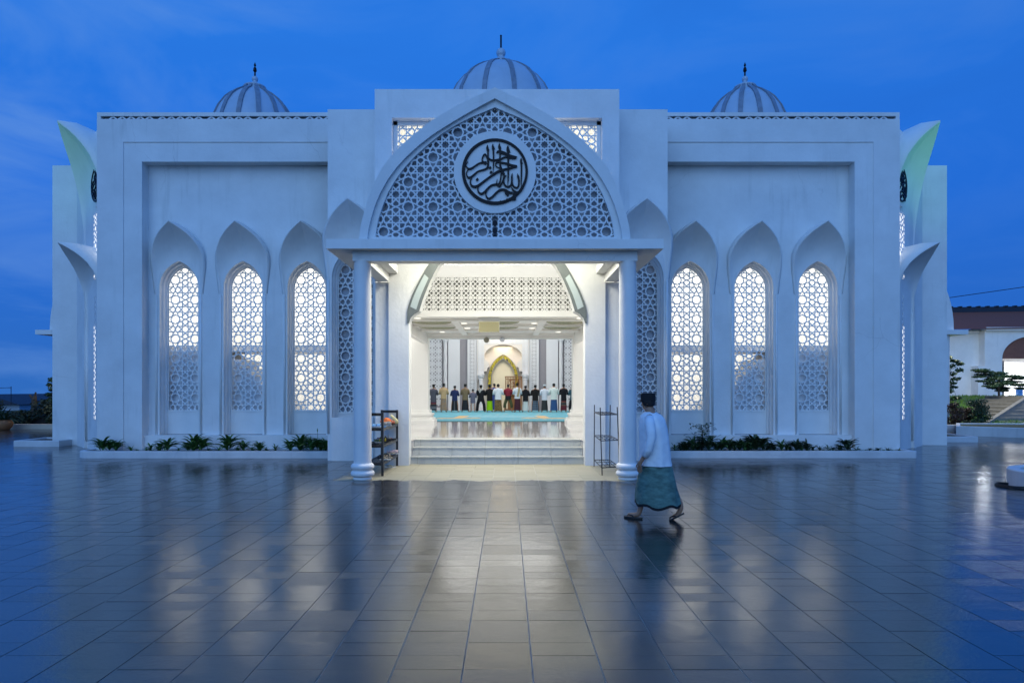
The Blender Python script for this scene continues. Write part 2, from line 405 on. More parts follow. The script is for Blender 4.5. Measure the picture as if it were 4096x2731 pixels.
# --- window part: reveal + frame, lattice child (built at x=0 then copied)
def window_proto(shift=0.0, yoff=0.0):
    b = MB()
    def ring(w, r, y, zb): return [(-w,y,zb)] + [(x,y,z) for x, z in ogive(w, 4.56, r)] + [(w,y,zb)]
    rings = [ring(.53,.727,0,.53), ring(.525,.72,.10,.53), ring(.495,.675,.14,.53), ring(.49,.67,.22,.53), ring(.455,.62,.26,.53), ring(.455,.62,.32,.53), ring(.43,.59,.32,.53)]
    b.loft(rings, closed=False)
    b.box(-.47,.47,.29,.42,.53,1.2)
    b.box(-.44,.44,.275,.288,1.15,1.2)
    return b
def lat_proto():
    b = MB(); poly = [(-.44,1.2),(.44,1.2)] + ogive(.44, 4.56, .60)[::-1]
    lattice(b, poly, .5478, .2739, 2.634, .345, .385, .027)
    return b
win0 = None
def hood_mesh():
    """petal hood: shell from the window arch out to a pointed tip"""
    b = MB(); n = 16
    outer = []; inner = []; root = []
    key = [(0.0,.60,4.35,.012),(.16,.645,4.75,.03),(.34,.69,5.12,.07),(.50,.685,5.42,.13),(.64,.60,5.68,.22),(.78,.44,5.91,.34),(.90,.22,6.10,.46),(1.0,0,6.24,.56)]
    def ev(t):
        for a, c in zip(key, key[1:]):
            if t <= c[0]+1e-9:
                s = (t-a[0])/(c[0]-a[0]); return tuple(a[k]+(c[k]-a[k])*s for k in (1,2,3))
    ar = [p for p in ogive(.53, 4.56, .727, n) if p[0] >= -1e-9][::-1]     # from (w,zs) up to apex
    arr = ar[::-1] if ar[0][1] > ar[-1][1] else ar
    for side in (-1, 1):
        O = []; I = []; Rt = []
        for k in range(n+1):
            t = k/n; x, z, p = ev(t)
            a = arr[min(len(arr)-1, int(round(t*(len(arr)-1))))]
            if t == 0: a = (.53, 4.30)
            O.append(Vector((side*x, -p, z))); I.append(Vector((side*a[0], 0, a[1])))
            Rt.append(Vector((side*(x+.05*(1-t)+.012), 0.01, z+.0*t)))
        rows = [I]
        for s in (.25,.5,.75):
            rows.append([i.lerp(o, s) + Vector((0, (1-s)*s*1.1*(-o.y+.02), 0)) for i, o in zip(I, O)])
        rows.append(O)
        b.loft([[tuple(v) for v in r] for r in rows], closed=False)
        O2 = [o + Vector((side*.02, .0, .022)) for o in O]
        mid = [o.lerp(r, .5) + Vector((side*.035, 0, .035)) for o, r in zip(O2, Rt)]
        b.loft([[tuple(v) for v in r] for r in (O, O2, mid, Rt)], closed=False)
        # rib running down beside the opening
        b.box(min(side*.585,side*.635), max(side*.585,side*.635), -.028, .01, .53, 4.36)
    return b
def add_window(cx, Y, dz, parentless=True, hood_dz=0.0, label=None):
    global win0
    if win0 is None:
        wf = window_proto().build('window', M['white2'])
        lt = lat_proto().build('lattice', M['lat'], wf)
        hd = hood_mesh().build('window_hood', M['white2'], smooth=False)
        for p in hd.data.polygons: p.use_smooth = True
        win0 = (wf, hd); a, h = wf, hd
    else:
        a = copy_tree(win0[0]); h = copy_tree(win0[1])
    for o in (a, h):
        o.parent = mosque; o.location = (cx, Y-15.3, dz)
    h.location.z = hood_dz
    return a, h
for x in WX: add_window(x, YF, 0)
for x in (-3.62, 3.62):
    a, h = add_window(x, 16.36, .0, hood_dz=.14)
# front wall: outer frame, inner frame, recessed wall, plinth
wl = MB()
for s in (-1, 1):
    def X(a, b): return (min(s*a,s*b), max(s*a,s*b))
    # recessed wall with three arched holes
    xs = sorted([abs(x) for x in WX if x*s > 0])
    edges = [4.1, (xs[0]+xs[1])/2, (xs[1]+xs[2])/2, 9.61]
    for k, xc in enumerate(xs):
        x0, x1 = X(edges[k], edges[k+1])
        wall_with_arch(wl, x0, x1, .2, 8.1, s*xc, ARCH_O, .53, YF)
    wl.box(*X(4.0, 10.11), 17.622, 18.2, 7.90, 8.44)                       # inner frame top
    wl.box(*X(9.60, 10.111), 17.6225, 18.21, -.1, 7.92)                       # inner frame side
    wl.box(*X(10.09, 10.80), 17.60, 18.5, -.1, 9.0405)                        # outer frame side
    wl.box(*X(4.0, 10.09), 17.60, 18.4, 8.42, 9.04)                        # outer frame top
    wl.box(*X(4.0, 9.598), 17.74, 17.948, -.1, .53)                        # plinth
    wl.box(*X(4.0, 10.80), 17.604, 18.35, 9.12, 9.22)                     # coping
    wl.box(*X(4.0, 10.78), 17.78, 18.3, 9.0, 9.15)
    wl.box(*X(10.70, 10.797), 17.606, 18.3, 9.0407, 9.118)
for q in split_lr(wl): mp_(q, 'front_wall', M['white'])
fr = MB()                                                                   # little fretwork strip under the coping
for s in (-1, 1):
    x = 4.35; k = 0; fr.box(min(s*4.3,s*10.66), max(s*4.3,s*10.66), 17.635, 17.662, 9.0405, 9.056)
    while x < 10.62:
        st = .245 if k % 5 != 3 else .345
        for a, c in (((x-.10,9.045),(x,9.115)), ((x,9.115),(x+.10,9.045))):
            bar(fr, (s*a[0],a[1]), (s*c[0],c[1]), .035, 17.63, 17.66)
        x += st; k += 1
for q in split_lr(fr): mp_(q, 'parapet_fretwork', M['lat'])
b = MB(); b.box(-10.7,-4.0,17.72,17.74,9.0,9.13); b.box(4.0,10.7,17.72,17.74,9.0,9.13); 
for q in split_lr(b): mp_(q, 'parapet_backing', M['mosquegap'])
# side blocks carrying the closed lattice panels
b = MB()
for s in (-1, 1):
    def X(a, b): return (min(s*a,s*b), max(s*a,s*b))
    x0, x1 = X(2.86, 4.25)
    wall_with_arch(b, x0, x1, 0, 8.77, s*3.62, [(p[0], p[1]+0) for p in ARCH_O], .9, 16.36)
    b.box(*X(4.25, 4.249), 16.361, 18.3, 0, 8.77)
    xx = s*4.25
    b.face([(xx,16.36,0),(xx,18.3,0),(xx,18.3,8.77),(xx,16.36,8.77)])
    b.face([(s*2.86,16.36,8.77),(s*4.25,16.36,8.77),(s*4.25,18.3,8.77),(s*2.86,18.3,8.77)])
    b.box(*X(3.1, 4.13), 16.29, 16.36, 0.0, 1.08)
for q in split_lr(b): mp_(q, 'side_block', M['white'])
b = MB()
for s in (-1, 1):
    b.box(s*3.62-.6, s*3.62+.6, 16.80, 16.84, .5, 5.5)
for q in split_lr(b): mp_(q, 'panel_backing', M['back'])
# ------------------------------------------------------------------ portal block
def PX(x): return -4.314+.003915*x
def PZ(y): return 5.325-.003915*y
outer = [(PX(x), PZ(y)) for x, y in ((567,515),(566,450),(572,415),(586,370),(606,320),(638,258),(690,165))] + [(-1.28,5.02),(-.85,5.28),(-.4,5.46),(0,5.58)]
inner = [(max(-2.06, PX(x)), PZ(y)) for x, y in ((572,511),(582,486),(600,462),(618,449),(641,438),(648,405),(662,360),(684,305),(712,240),(755,160))] + [(-1.05,4.98),(-.6,5.16),(0,5.34)]
hole = [(-2.06, 0.0), (-2.06, 3.32)] + inner
def mirror(pl): return pl + [(-x, z) for x, z in pl[::-1] if abs(x) > 1e-6]
pb = MB()
Yp = 15.30
holem = mirror(hole[1:])
for a, c in zip(holem, holem[1:]):
    if abs(a[0]-c[0]) > 1e-6: pb.face([(a[0],Yp,a[1]),(c[0],Yp,c[1]),(c[0],Yp,5.70),(a[0],Yp,5.70)])
for s in (-1, 1):
    pb.face([(s*2.06,Yp,0),(s*2.535,Yp,0),(s*2.535,Yp,5.70),(s*2.06,Yp,5.70)])
    pb.face([(s*2.535,Yp,0),(s*2.535,Yp+.09,0),(s*2.535,Yp+.09,4.29),(s*2.535,Yp,4.29)])
    pb.face([(s*2.535,Yp+.09,0),(s*2.86,Yp+.09,0),(s*2.86,Yp+.09,4.29),(s*2.535,Yp+.09,4.29)])
    pb.face([(s*2.535,Yp,4.29),(s*2.86,Yp,4.29),(s*2.86,Yp,5.70),(s*2.535,Yp,5.70)])
    pb.face([(s*2.46,Yp,5.70),(s*2.86,Yp,5.70),(s*2.86,Yp,8.79),(s*2.46,Yp,8.79)])
    pb.face([(s*2.86,Yp,4.29),(s*2.86,18.3,4.29),(s*2.86,18.3,8.79),(s*2.86,Yp,8.79)])
    pb.face([(s*2.86,Yp+.09,0),(s*2.86,18.3,0),(s*2.86,18.3,4.29),(s*2.86,Yp+.09,4.29)])
    # window reveal
    pb.face([(s*2.46,Yp,5.70),(s*2.46,Yp+.22,5.70),(s*2.46,Yp+.22,8.12),(s*2.46,Yp,8.12)])
    pb.box(min(s*2.36,s*2.459),max(s*2.36,s*2.459),Yp+.20,Yp+.30,5.7,8.12)
pb.face([(-2.46,Yp,8.12),(2.46,Yp,8.12),(2.46,Yp,8.79),(-2.46,Yp,8.79)])
pb.face([(-2.86,Yp,8.79),(2.86,Yp,8.79),(2.86,18.3,8.79),(-2.86,18.3,8.79)])
pb.box(-2.458,2.458,Yp+.20,Yp+.30,8.03,8.119)
pb.face([(-2.46,Yp,8.12),(2.46,Yp,8.12),(2.46,Yp+.22,8.12),(-2.46,Yp+.22,8.12)])
# jamb and arch soffit, .4 m deep
hh = mirror(hole)
pb.loft([[(x,Yp,z) for x, z in hh], [(x,Yp+.38,z) for x, z in hh]], closed=False)
mp_(pb, 'portal_block', M['white'])
b = MB(); lattice(b, [(-2.37,5.7),(2.37,5.7),(2.37,8.04),(-2.37,8.04)], .56, .28, 7.6, Yp+.24, Yp+.28, .03); mp_(b, 'portal_window_lattice', M['lat'])
b = MB()
for s in (-1, 1):
    n = 24
    def samp(pl, n):
        L = [0]
        for a, c in zip(pl, pl[1:]): L.append(L[-1]+math.hypot(c[0]-a[0], c[1]-a[1]))
        out = []
        for k in range(n+1):
            d = L[-1]*k/n
            for i in range(len(pl)-1):
                if d <= L[i+1]+1e-9:
                    t = (d-L[i])/(L[i+1]-L[i]) if L[i+1] > L[i] else 0
                    out.append((pl[i][0]+(pl[i+1][0]-pl[i][0])*t, pl[i][1]+(pl[i+1][1]-pl[i][1])*t)); break
        return out
    O = samp(outer, n); I = samp(inner, n)
    O = [(-s*x, z) for x, z in O]; I = [(-s*x, z) for x, z in I]
    b.loft([[(x,Yp-.004,z) for x, z in O], [(x,Yp-.035,z) for x, z in O], [(x,Yp-.035,z) for x, z in I], [(x,Yp+.01,z) for x, z in I]], closed=False)
for q in split_lr(b): mp_(q, 'arch_band', M['band'])
b = MB()
for s in (-1, 1):
    for k0, k1 in ((3.0,9.0),(12.0,16.5),(19.5,23.0)):
        b = MB(); rows = []
        for q in range(7):
            k = k0+(k1-k0)*q/6; i = int(k); f = k-i
            def L(P): return (P[i][0]+(P[min(i+1,24)][0]-P[i][0])*f, P[i][1]+(P[min(i+1,24)][1]-P[i][1])*f)
            o_, i_ = L(samp(outer,24)), L(samp(inner,24))
            e0 = .18; e1 = .74
            rows.append([(s*(o_[0]+(i_[0]-o_[0])*e), Yp-.041, o_[1]+(i_[1]-o_[1])*e) for e in (e0, e1)])
        b.loft(rows, closed=False); mp_(b, 'arch_pale_panel', M['bandlt'])
# steps
zz = [.176,.372,.54]; yy = [15.57,15.87,16.17]
for k in range(3):
    b = MB(); b.box(-2.058, 2.058, yy[k], 16.9 if k < 2 else 16.86, (0 if k == 0 else zz[k-1]-.002), zz[k]-.022)
    b.box(-2.058, 2.058, yy[k]-.022, 16.9 if k < 2 else 16.86, zz[k]-.020, zz[k]-(0 if k < 2 else .002))
    mp_(b, 'step', M['step'])
# ------------------------------------------------------------------ porch
b = MB()
b.box(-3.245,3.245,12.57,12.80,4.483,4.669)
b.box(-3.245,-2.32,12.80,15.298,4.483,4.668); b.box(2.32,3.245,12.80,15.298,4.483,4.668)
b.box(-2.32,2.32,12.80,13.2,4.49,4.667)
mp_(b, 'porch_roof', M['white2'])
b = MB()
b.box(-2.785,2.785,12.79,13.09,4.29,4.482)
for s in (-1,1): b.box(min(s*2.52,s*2.785),max(s*2.52,s*2.785),13.09,15.30,4.29,4.481)
mp_(b, 'porch_beam', M['white2'])
prof = [(.20,.0),(.205,.045),(.19,.05),(.19,.06)]
def torus(r0, zc, h, n=8): return [(r0+h*math.cos(-PI/2+PI*k/n), zc+h*math.sin(-PI/2+PI*k/n)) for k in range(n+1)]
for s in (-1, 1):
    c = MB(); c.lathe([(.172,.30),(.172,2.2),(.168,4.30)], n=40)
    o = c.build('column', M['white2'], mosque, smooth=True, loc=(s*2.62, 12.94-15.3, 0))
    c = MB(); c.lathe([(.165,0),(.185,.0),(.185,.045),(.17,.055)] + torus(.165,.125,.068) + torus(.165,.262,.064) + [(.165,.33)], n=40)
    for f in range(0): pass
    c.build('column_base', M['white2'], o, smooth=True)
# gable arch
def GX(x): return -3.540+.0030952*x
def GZ(y): return 8.851-.0030952*y
go = [(295,1350),(300,1290),(312,1230),(330,1160),(355,1080),(393,985),(436,905),(490,830),(560,758),(650,680),(755,600),(900,515),(1000,465),(1080,430),(1143.7,397)]
gi = [(345,1350),(352,1290),(368,1220),(395,1130),(430,1050),(475,970),(530,895),(590,830),(670,757),(760,688),(860,625),(960,565),(1060,510),(1143.7,466)]
gl = [(393,1330),(398,1280),(412,1210),(435,1140),(470,1050),(520,965),(575,890),(640,820),(720,748),(810,678),(900,622),(1000,572),(1080,540),(1143.7,512)]
cv = lambda L: [(GX(x), GZ(y)) for x, y in L]
def resamp(pl, n=40):
    L = [0]
    for a, c in zip(pl, pl[1:]): L.append(L[-1]+math.hypot(c[0]-a[0], c[1]-a[1]))
    out = []; i = 0
    for k in range(n+1):
        d = L[-1]*k/n
        while i < len(pl)-2 and d > L[i+1]: i += 1
        t = (d-L[i])/(L[i+1]-L[i]); out.append((pl[i][0]+(pl[i+1][0]-pl[i][0])*t, pl[i][1]+(pl[i+1][1]-pl[i][1])*t))
    return out
A = [mirror(resamp(cv(L))) for L in (go, gi, gl)]
A = [[(x, max(z, 4.672)) for x, z in a] for a in A]
b = MB()
y0 = 12.66
def rg_(a, y): return [(x, y, z) for x, z in a]
b.loft([rg_(A[0],y0+.62), rg_(A[0],y0), rg_(A[1],y0), rg_(A[1],y0+.07), rg_(A[2],y0+.07), rg_(A[2],y0+.2)], closed=False)
b.loft([rg_(A[0],y0+.62), rg_(A[0],15.298)], closed=False); b.loft([rg_(A[2],y0+.62), rg_(A[2],15.298)], closed=False)   # barrel vault back to the wall
gab = mp_(b, 'gable', M['white'])
for p in gab.data.polygons: p.use_smooth = False
b = MB(); b.box(GX(393)-.05, -GX(393)+.05, y0+.06, y0+.2, 4.672, GZ(1330)+.008)
mp_(b, 'gable_sill', M['white'])
poly = A[2]
b = MB(); lattice(b, [(x*1.004, z+.004) for x, z in poly], .484, .242, 4.858, y0+.115, y0+.15, .027); mp_(b, 'gable_lattice', M['lat'])
b = MB(); b.face([(x*1.02, y0+.24, z+.02) for x, z in poly]); b.face([(x*1.02, y0+.6, z+.02) for x, z in poly]); mp_(b, 'gable_backing', M['back'])
b = MB()
for k, (z, r) in enumerate(((5.02,.05),(4.87,.05),(4.75,.045))):
    b.prism([(.0+r*math.cos(t*PI/4), z+r*1.2*math.sin(t*PI/4)) for t in range(8)], y0+.10, y0+.12)
mp_(b, 'dark_patch', M['mosquegap'])
# medallion with calligraphy
def circ(r, n=64, cx=0, cz=0): return [(cx+r*math.cos(2*PI*k/n), cz+r*math.sin(2*PI*k/n)) for k in range(n)]
STROKES = [
 [(1440,575,4),(1436,605,26),(1443,700,24),(1442,850,20),(1440,1000,5)], [(1446,630,10),(1462,658,3)],
 [(1243,383,4),(1238,435,38),(1246,520,27),(1245,700,24),(1245,850,22),(1237,975,4)], [(1255,440,16),(1275,492,3)],
 [(1115,348,4),(1112,405,34),(1125,455,25),(1122,560,22),(1125,680,24),(1155,770,38),(1185,825,30)], [(1126,400,14),(1140,435,3)],
 [(1018,360,4),(1014,405,27),(1025,500,22),(1025,650,18),(1018,795,4)], [(1028,405,14),(1045,442,3)],
 [(938,375,4),(932,425,30),(942,480,24),(943,600,24),(942,700,28),(905,738,22),(850,755,18),(790,775,18),(740,818,24),(690,858,28),(650,866,26),(628,835,16),(620,795,12),(645,745,6)], [(945,425,14),(962,460,3)],
 [(955,640,16),(925,560,18),(905,518,18),(880,530,20),(860,570,18),(856,610,16),(880,640,30),(920,655,34)],
 [(920,640,30),(870,638,22),(800,658,18),(740,700,20),(690,730,24),(650,732,22),(622,705,14),(615,670,10),(645,622,3)],
 [(1068,498,8),(1085,480,24),(1120,480,38),(1180,500,40),(1260,537,34),(1330,558,34),(1368,568,34)], [(1376,550,6),(1345,580,10),(1280,572,18),(1200,560,16),(1150,582,24),(1085,602,26),(1030,607,24),(980,598,20),(950,565,14),(945,530,10)],
 [(1120,725,12),(1075,705,12),(1057,680,12),(1065,648,18),(1090,632,20),(1140,642,22),(1210,654,26),(1300,682,26),(1378,692,18)],
 [(1378,700,14),(1290,722,24),(1200,742,26),(1120,765,30),(1060,795,30),(980,850,26),(900,908,26),(830,962,28),(770,998,32),(710,995,28),(682,955,20),(680,915,16),(702,875,5)],
 [(1185,820,22),(1175,880,18),(1150,945,20),(1120,995,22),(1092,990,18),(1073,950,14),(1080,882,3)],
 [(1140,790,20),(1130,890,18),(1105,960,22),(1050,968,24),(990,985,24),(940,1030,26),(885,1085,24),(840,1108,28),(800,1078,20),(792,1030,14),(815,980,4)],
 [(1215,830,10),(1188,870,14),(1180,935,18),(1200,985,22),(1240,1004,24),(1278,985,22),(1298,930,24),(1300,850,24),(1306,800,4)],
 [(1300,925,18),(1320,990,20),(1368,1018,22),(1400,985,24),(1404,900,24),(1390,850,24),(1383,805,4)], [(1395,835,12),(1413,862,3)],
 [(1480,1000,10),(1440,1060,20),(1385,1092,32),(1325,1062,26),(1293,1008,6)],
 [(1310,1098,30),(1260,1085,28),(1190,1048,28),(1125,1050,26),(1065,1095,26),(1010,1150,24),(955,1182,26),(920,1150,20),(912,1100,12),(945,1035,4)],
 [(1195,1060,20),(1228,1100,56),(1242,1145,12)], [(1390,1090,40),(1340,1110,46),(1345,1150,34),(1335,1195,50)],
 [(1335,1185,40),(1290,1192,16),(1275,1165,8)], [(1290,1190,22),(1240,1195,18),(1222,1175,6)], [(1245,1198,20),(1180,1222,14),(1145,1225,12),(1125,1205,4)],
]
DOTS = [(782,893,26),(975,717,24),(988,785,25)]
def calligraphy(mb, y0, t):
    k = .0030952*.6378/1.0/.6378*(.26786/.6378)
    cx0, cy0 = 1046, 775
    def C(x, y): return ((x-cx0)*k, (cy0-y)*k)
    ly = 0
    for s in STROKES:
        pts = []
        for i in range(len(s)-1):           # smooth with catmull-rom
            p0 = s[max(0,i-1)]; p1 = s[i]; p2 = s[i+1]; p3 = s[min(len(s)-1,i+2)]
            for q in range(4):
                u = q/4
                pts.append(tuple(.5*((2*p1[j])+(-p0[j]+p2[j])*u+(2*p0[j]-5*p1[j]+4*p2[j]-p3[j])*u*u+(-p0[j]+3*p1[j]-3*p2[j]+p3[j])*u**3) for j in range(3)))
        pts.append(s[-1]); ly += .0004
        L = []; Rr = []
        for i, p in enumerate(pts):
            a = pts[max(0,i-1)]; c = pts[min(len(pts)-1,i+1)]
            dx, dy = c[0]-a[0], c[1]-a[1]; d = math.hypot(dx, dy) or 1
            h = max(p[2],1.5)*.54
            L.append(C(p[0]-dy/d*h, p[1]+dx/d*h)); Rr.append(C(p[0]+dy/d*h, p[1]-dx/d*h))
        for i in range(len(L)-1):
            mb.prism([L[i], L[i+1], Rr[i+1], Rr[i]], y0-t-ly, y0)
    for x, y, r in DOTS: mb.prism([C(x-r*.9,y+2), C(x-2,y+r), C(x+r*.9,y-2), C(x+2,y-r)], y0-t, y0)
    n = 72
    def rr(f, dxx=0): return [((cx0-1046)*k + f*k*math.cos(2*PI*i/n)+dxx, f*k*math.sin(2*PI*i/n)+dxx*.9) for i in range(n)]
    a, c = rr(494), rr(452, .006)
    mb.loft([[(x,y0,z) for x, z in a], [(x,y0-t,z) for x, z in a], [(x,y0-t,z) for x, z in c], [(x,y0,z) for x, z in c]], True)
MED = (0.0, 6.005)
b = MB(); b.prism(circ(.80, 64), -.05, .10); med = b.build('medallion', M['white2'], mosque, loc=(0, y0+.115-15.3, 6.005))
b = MB(); calligraphy(b, -.052, .03); b.build('calligraphy', M['ink'], med)
# ------------------------------------------------------------------ domes
def dome(cx, cy, prof, base, nrib, off, scale, finial):
    b = MB(); pf = [(2.40,base)] + prof
    b.lathe(pf, n=64)
    o = b.build('dome', M['domewhite'], mosque, smooth=True, loc=(cx, cy-15.3, 0))
    hw = .072*scale
    for k in range(nrib):
        th = off + 2*PI*k/nrib - PI/2
        if math.sin(th) > .25: continue
        r_ = MB(); rows = []
        for (rr, z) in pf[1:]:
            h = min(hw, rr*.09+.015)
            row = []
            for side, out in ((-1,.0),(-1,.03),(1,.03),(1,.0)):
                rad_ = rr+out
                row.append((rad_*math.cos(th)-side*h*math.sin(th), rad_*math.sin(th)+side*h*math.cos(th), z+out))
            rows.append(row)
        r_.loft(rows, closed=False); r_.build('rib', M['domegrey'], o)
    zt, rb, rod = finial
    R0 = prof[-1][0]+.05; z0 = prof[-1][1]; zc = zt-rb*.8
    f = MB(); f.lathe([(R0-.02,z0-.05),(R0,z0),(R0,z0+.035)] + [(R0*.9*(1-t)**1.5+rb*.75*t**.5*.9, z0+.04+(zc-z0-.04)*t) for t in (0,.2,.4,.6,.8,1)] + [(max(.01,rb*math.cos(a)), zt+rb*math.sin(a)) for a in [(-50+14*i)*PI/180 for i in range(11)]], n=24)
    fo = f.build('finial', M['domewhite'], o, smooth=True)
    g = MB()
    if rod[0] == 'rod': g.lathe([(.034,zt+rb-.02),(.034,rod[1]-.05),(.045,rod[1]-.04),(.01,rod[1])], n=10)
    else: g.lathe([(.03,zt+rb-.02),(.025,rod[1]-.33),(.06,rod[1]-.28),(.05,rod[1]-.2),(.015,rod[1]-.14),(.04,rod[1]-.10),(.005,rod[1])], n=10)
    g.build('finial_rod', M['ink'], fo)
cprof = [(2.16,11.5),(2.10,12.1),(1.95,12.7),(1.71,13.18),(1.42,13.54),(1.20,13.72),(.96,13.88),(.64,14.04),(.30,14.22)]
dome(0, 25, cprof, 9.5, 12, rad(14), 1.15, (14.60,.18,('rod',15.30)))
sp_ = [(r*.665, 11.66-(14.22-z)*.82) for r, z in cprof]
sp_[-1] = (.30,11.66)
for s in (-1,1): dome(s*8.05, 21.5, sp_, 8.2, 14, 0, .95, (11.95,.10,('spire',12.50)))
b = MB(); b.box(-10.75,10.75,18.36,57,8.75,8.86); b.box(-3.2,3.2,21.8,28.2,8.87,10.6); mp_(b, 'roof', M['white2'])
# ------------------------------------------------------------------ chamfered flanks with two tiers of petals, outer blocks
for s in (-1, 1):
    A0 = Vector((s*10.78, 18.16, 0)); B0 = Vector((s*13.28, 20.55, 0)); d = (B0-A0); L = d.length; ang = math.atan2(d.y, d.x)
    b = MB()
    def W(t, off, z): 
        p = A0.lerp(B0, t); nrm = Vector((s*-d.y if False else 0,0,0))
        n_ = Vector((d.y, -d.x, 0)).normalized()
        if n_.y > 0: n_ = -n_
        q = p + n_*off; return (q.x, q.y, z)
    b.face([W(0,0,0), W(1,0,0), W(1,0,9.3), W(0,0,9.3)])
    b.face([W(0,0,9.3), W(1,0,9.3), (s*12.0,22.5,9.3), (s*10.7,22.0,9.3)])
    for t0 in (.30,.70):
        q = [W(t0-.03,.07,.0), W(t0+.03,.07,.0), W(t0+.03,.07,5.0), W(t0-.03,.07,5.0)]
        b.face(q); b.face([W(t0-.03,0,0), q[0], q[3], W(t0-.03,0,5.0)]); b.face([W(t0+.03,0,0), q[1], q[2], W(t0+.03,0,5.0)])
    x0, x1 = sorted((s*13.30, s*14.22))
    b.box(x0, x1, 20.8, 27, 0, 8.88)
    x0, x1 = sorted((s*13.10, s*13.285)); b.box(x0, x1, 20.6, 24, 0, 9.3)
    b.box(*sorted((s*9.9, s*14.1)), 24, 57, 0, 8.8)
    mp_(b, 'flank', M['white'])
    b = MB(); b.box(*sorted((s*13.286, s*13.30)), 20.75, 21.2, .3, 9.25); mp_(b, 'flank_joint', M['mosquegap'])
    mid = A0.lerp(B0, .46); mid2 = A0.lerp(B0, .31); rz = math.atan2(d.y, d.x) if s > 0 else math.atan2(-d.y, -d.x)
    for tier, (zoff, sx, sz, yp) in enumerate(((-.34,1.0,1.0,1.25), (.0,1.0,1.0,1.0))):
        if tier == 0:
            a, h = add_window(0, 16, 0)
            for o in (a, h):
                o.location = (mid.x, mid.y-15.3, -.30); o.rotation_euler = (0,0,rz)
            h.location = (mid.x, mid.y-15.3, -.30); h.scale = (1.15,1.6,1.0)
        else:
            h = copy_tree(win0[1]); h.parent = mosque; h.rotation_euler = (0,0,rz)
            h.scale = (1.5,1.62,1.72); h.location = (mid.x, mid.y-15.3, -1.36)
            h.name = 'upper_petal'
    c = copy_tree(med); c.rotation_euler = (0,0,rz); c.location = (mid2.x, mid2.y-15.3-.03, 7.68); c.scale = (.8,.8,.8)
    b = MB(); lattice(b, [(-.42,5.0),(.42,5.0),(.42,6.9),(-.42,6.9)], .5, 0, 5.2, -.03, .0, .03); lattice(b, [(-.42,.9),(.42,.9),(.42,4.5),(-.42,4.5)], .5, 0, 5.2, -.03, .0, .03)
    o = b.build('flank_lattice', M['lat'], mosque, loc=(mid2.x, mid2.y-15.3, 0)); o.rotation_euler = (0,0,rz)
    for za, zb_ in ((5.0,6.9),(.9,3.6)):  # panes glow by themselves in place of a lit room; flank wall is solid
        b = MB(); b.box(-.44,.44,-.02,.02,za,zb_); o = b.build('glow_pane', M['glowpane'], mosque, loc=(mid2.x, mid2.y-15.3, 0)); o.rotation_euler = (0,0,rz)
    # side porch seen past the block
    y_ = 28.9
    b = MB(); b.box(*sorted((s*14.2, s*20.4)), y_-.3, y_+6, 4.16, 4.36); mp_(b, 'side_porch_roof', M['white2'])
    c = MB(); c.lathe([(.19,.30),(.19,4.16)], n=24); o = c.build('column', M['white2'], mosque, smooth=True, loc=(s*19.62, y_+.1-15.3, 0))
    c = MB(); c.lathe([(.165,0),(.2,.0),(.2,.05)] + torus(.18,.125,.075) + torus(.18,.262,.07) + [(.165,.33)], n=24); c.build('column_base', M['white2'], o, smooth=True)
    b = MB()
    arc = [(s*(19.9-.55*(1-math.cos(t*PI/2/10))*2.2), 4.36+2.6*math.sin(t*PI/2/10)) for t in range(11)]
    arc = arc + [(s*16, 6.96), (s*16, 4.36)]
    b.prism(arc, y_-.1, y_+.3); mp_(b, 'side_gable', M['white2'])
# ------------------------------------------------------------------ interior
b = MB()                                              # front hall shell
b.box(-10.7,10.7,24.1,24.3,.5,8.6) if False else None
b.face([(-10.6,18.42,8.6),(10.6,18.42,8.6),(10.6,42,8.6),(-10.6,42,8.6)])
b.face([(-10.3,18.4,0),(-10.3,42,0),(-10.3,42,8.6),(-10.3,18.4,8.6)]); b.face([(10.3,18.4,0),(10.3,42,0),(10.3,42,8.6),(10.3,18.4,8.6)])
b.face([(-2.84,15.7,8.6),(2.84,15.7,8.6),(2.84,18.42,8.6),(-2.84,18.42,8.6)])
for s in (-1,1): b.face([(s*2.80,15.68,.5),(s*2.80,18.4,.5),(s*2.80,18.4,8.6),(s*2.80,15.68,8.6)])
# second wall at 23.5 with an opening +-2.6, up to 3.59
for s in (-1,1):
    b.box(*sorted((s*2.6, s*10.3)), 23.5, 24.0, .5, 3.75)
    for k, (e_, z_) in enumerate(((.24,.66),(.19,.74),(.12,.83),(.15,.90),(.06,1.03))):
        b.box(*sorted((s*(2.6-e_), s*4.4)), 23.5-e_, 24.0+e_, .5 if k == 0 else (.66,.74,.83,.90)[k-1]+.001, z_)
b.box(-10.3,10.3,23.5,24.0,3.75,8.6)
b.box(-2.6,2.6,23.499,23.9,3.59,3.749)
mp_(b, 'inner_wall', M['inwhite'])
b = MB(); b.box(-2.798,2.798,17.72,23.5,3.75,3.87)                       # mezzanine slab
b.box(-2.798,2.798,17.70,17.80,3.56,3.749) if False else None
b.box(-2.798,2.798,17.70,17.719,3.735,3.90); b.box(-2.798,2.798,17.70,17.80,4.80,5.12)
for x0, x1 in ((-1.35,-1.15),(1.15,1.35)): b.box(x0,x1,18.4,23.4,3.69,3.749)
for yk in (18.3,19.9,21.5,23.1): b.box(-2.6,2.6,yk,yk+.16,3.685,3.748)
for s in (-1,1): b.box(*sorted((s*2.62,s*2.797)),17.73,23.4,3.40,3.748)
mp_(b, 'mezzanine', M['inwhite'])
b = MB(); lattice(b, [(-2.79,3.90),(2.79,3.90),(2.79,4.80),(-2.79,4.80)], .50, 0, 4.0, 17.70, 17.725, .027, FRET); mp_(b, 'balustrade_fretwork', M['inwhite'])
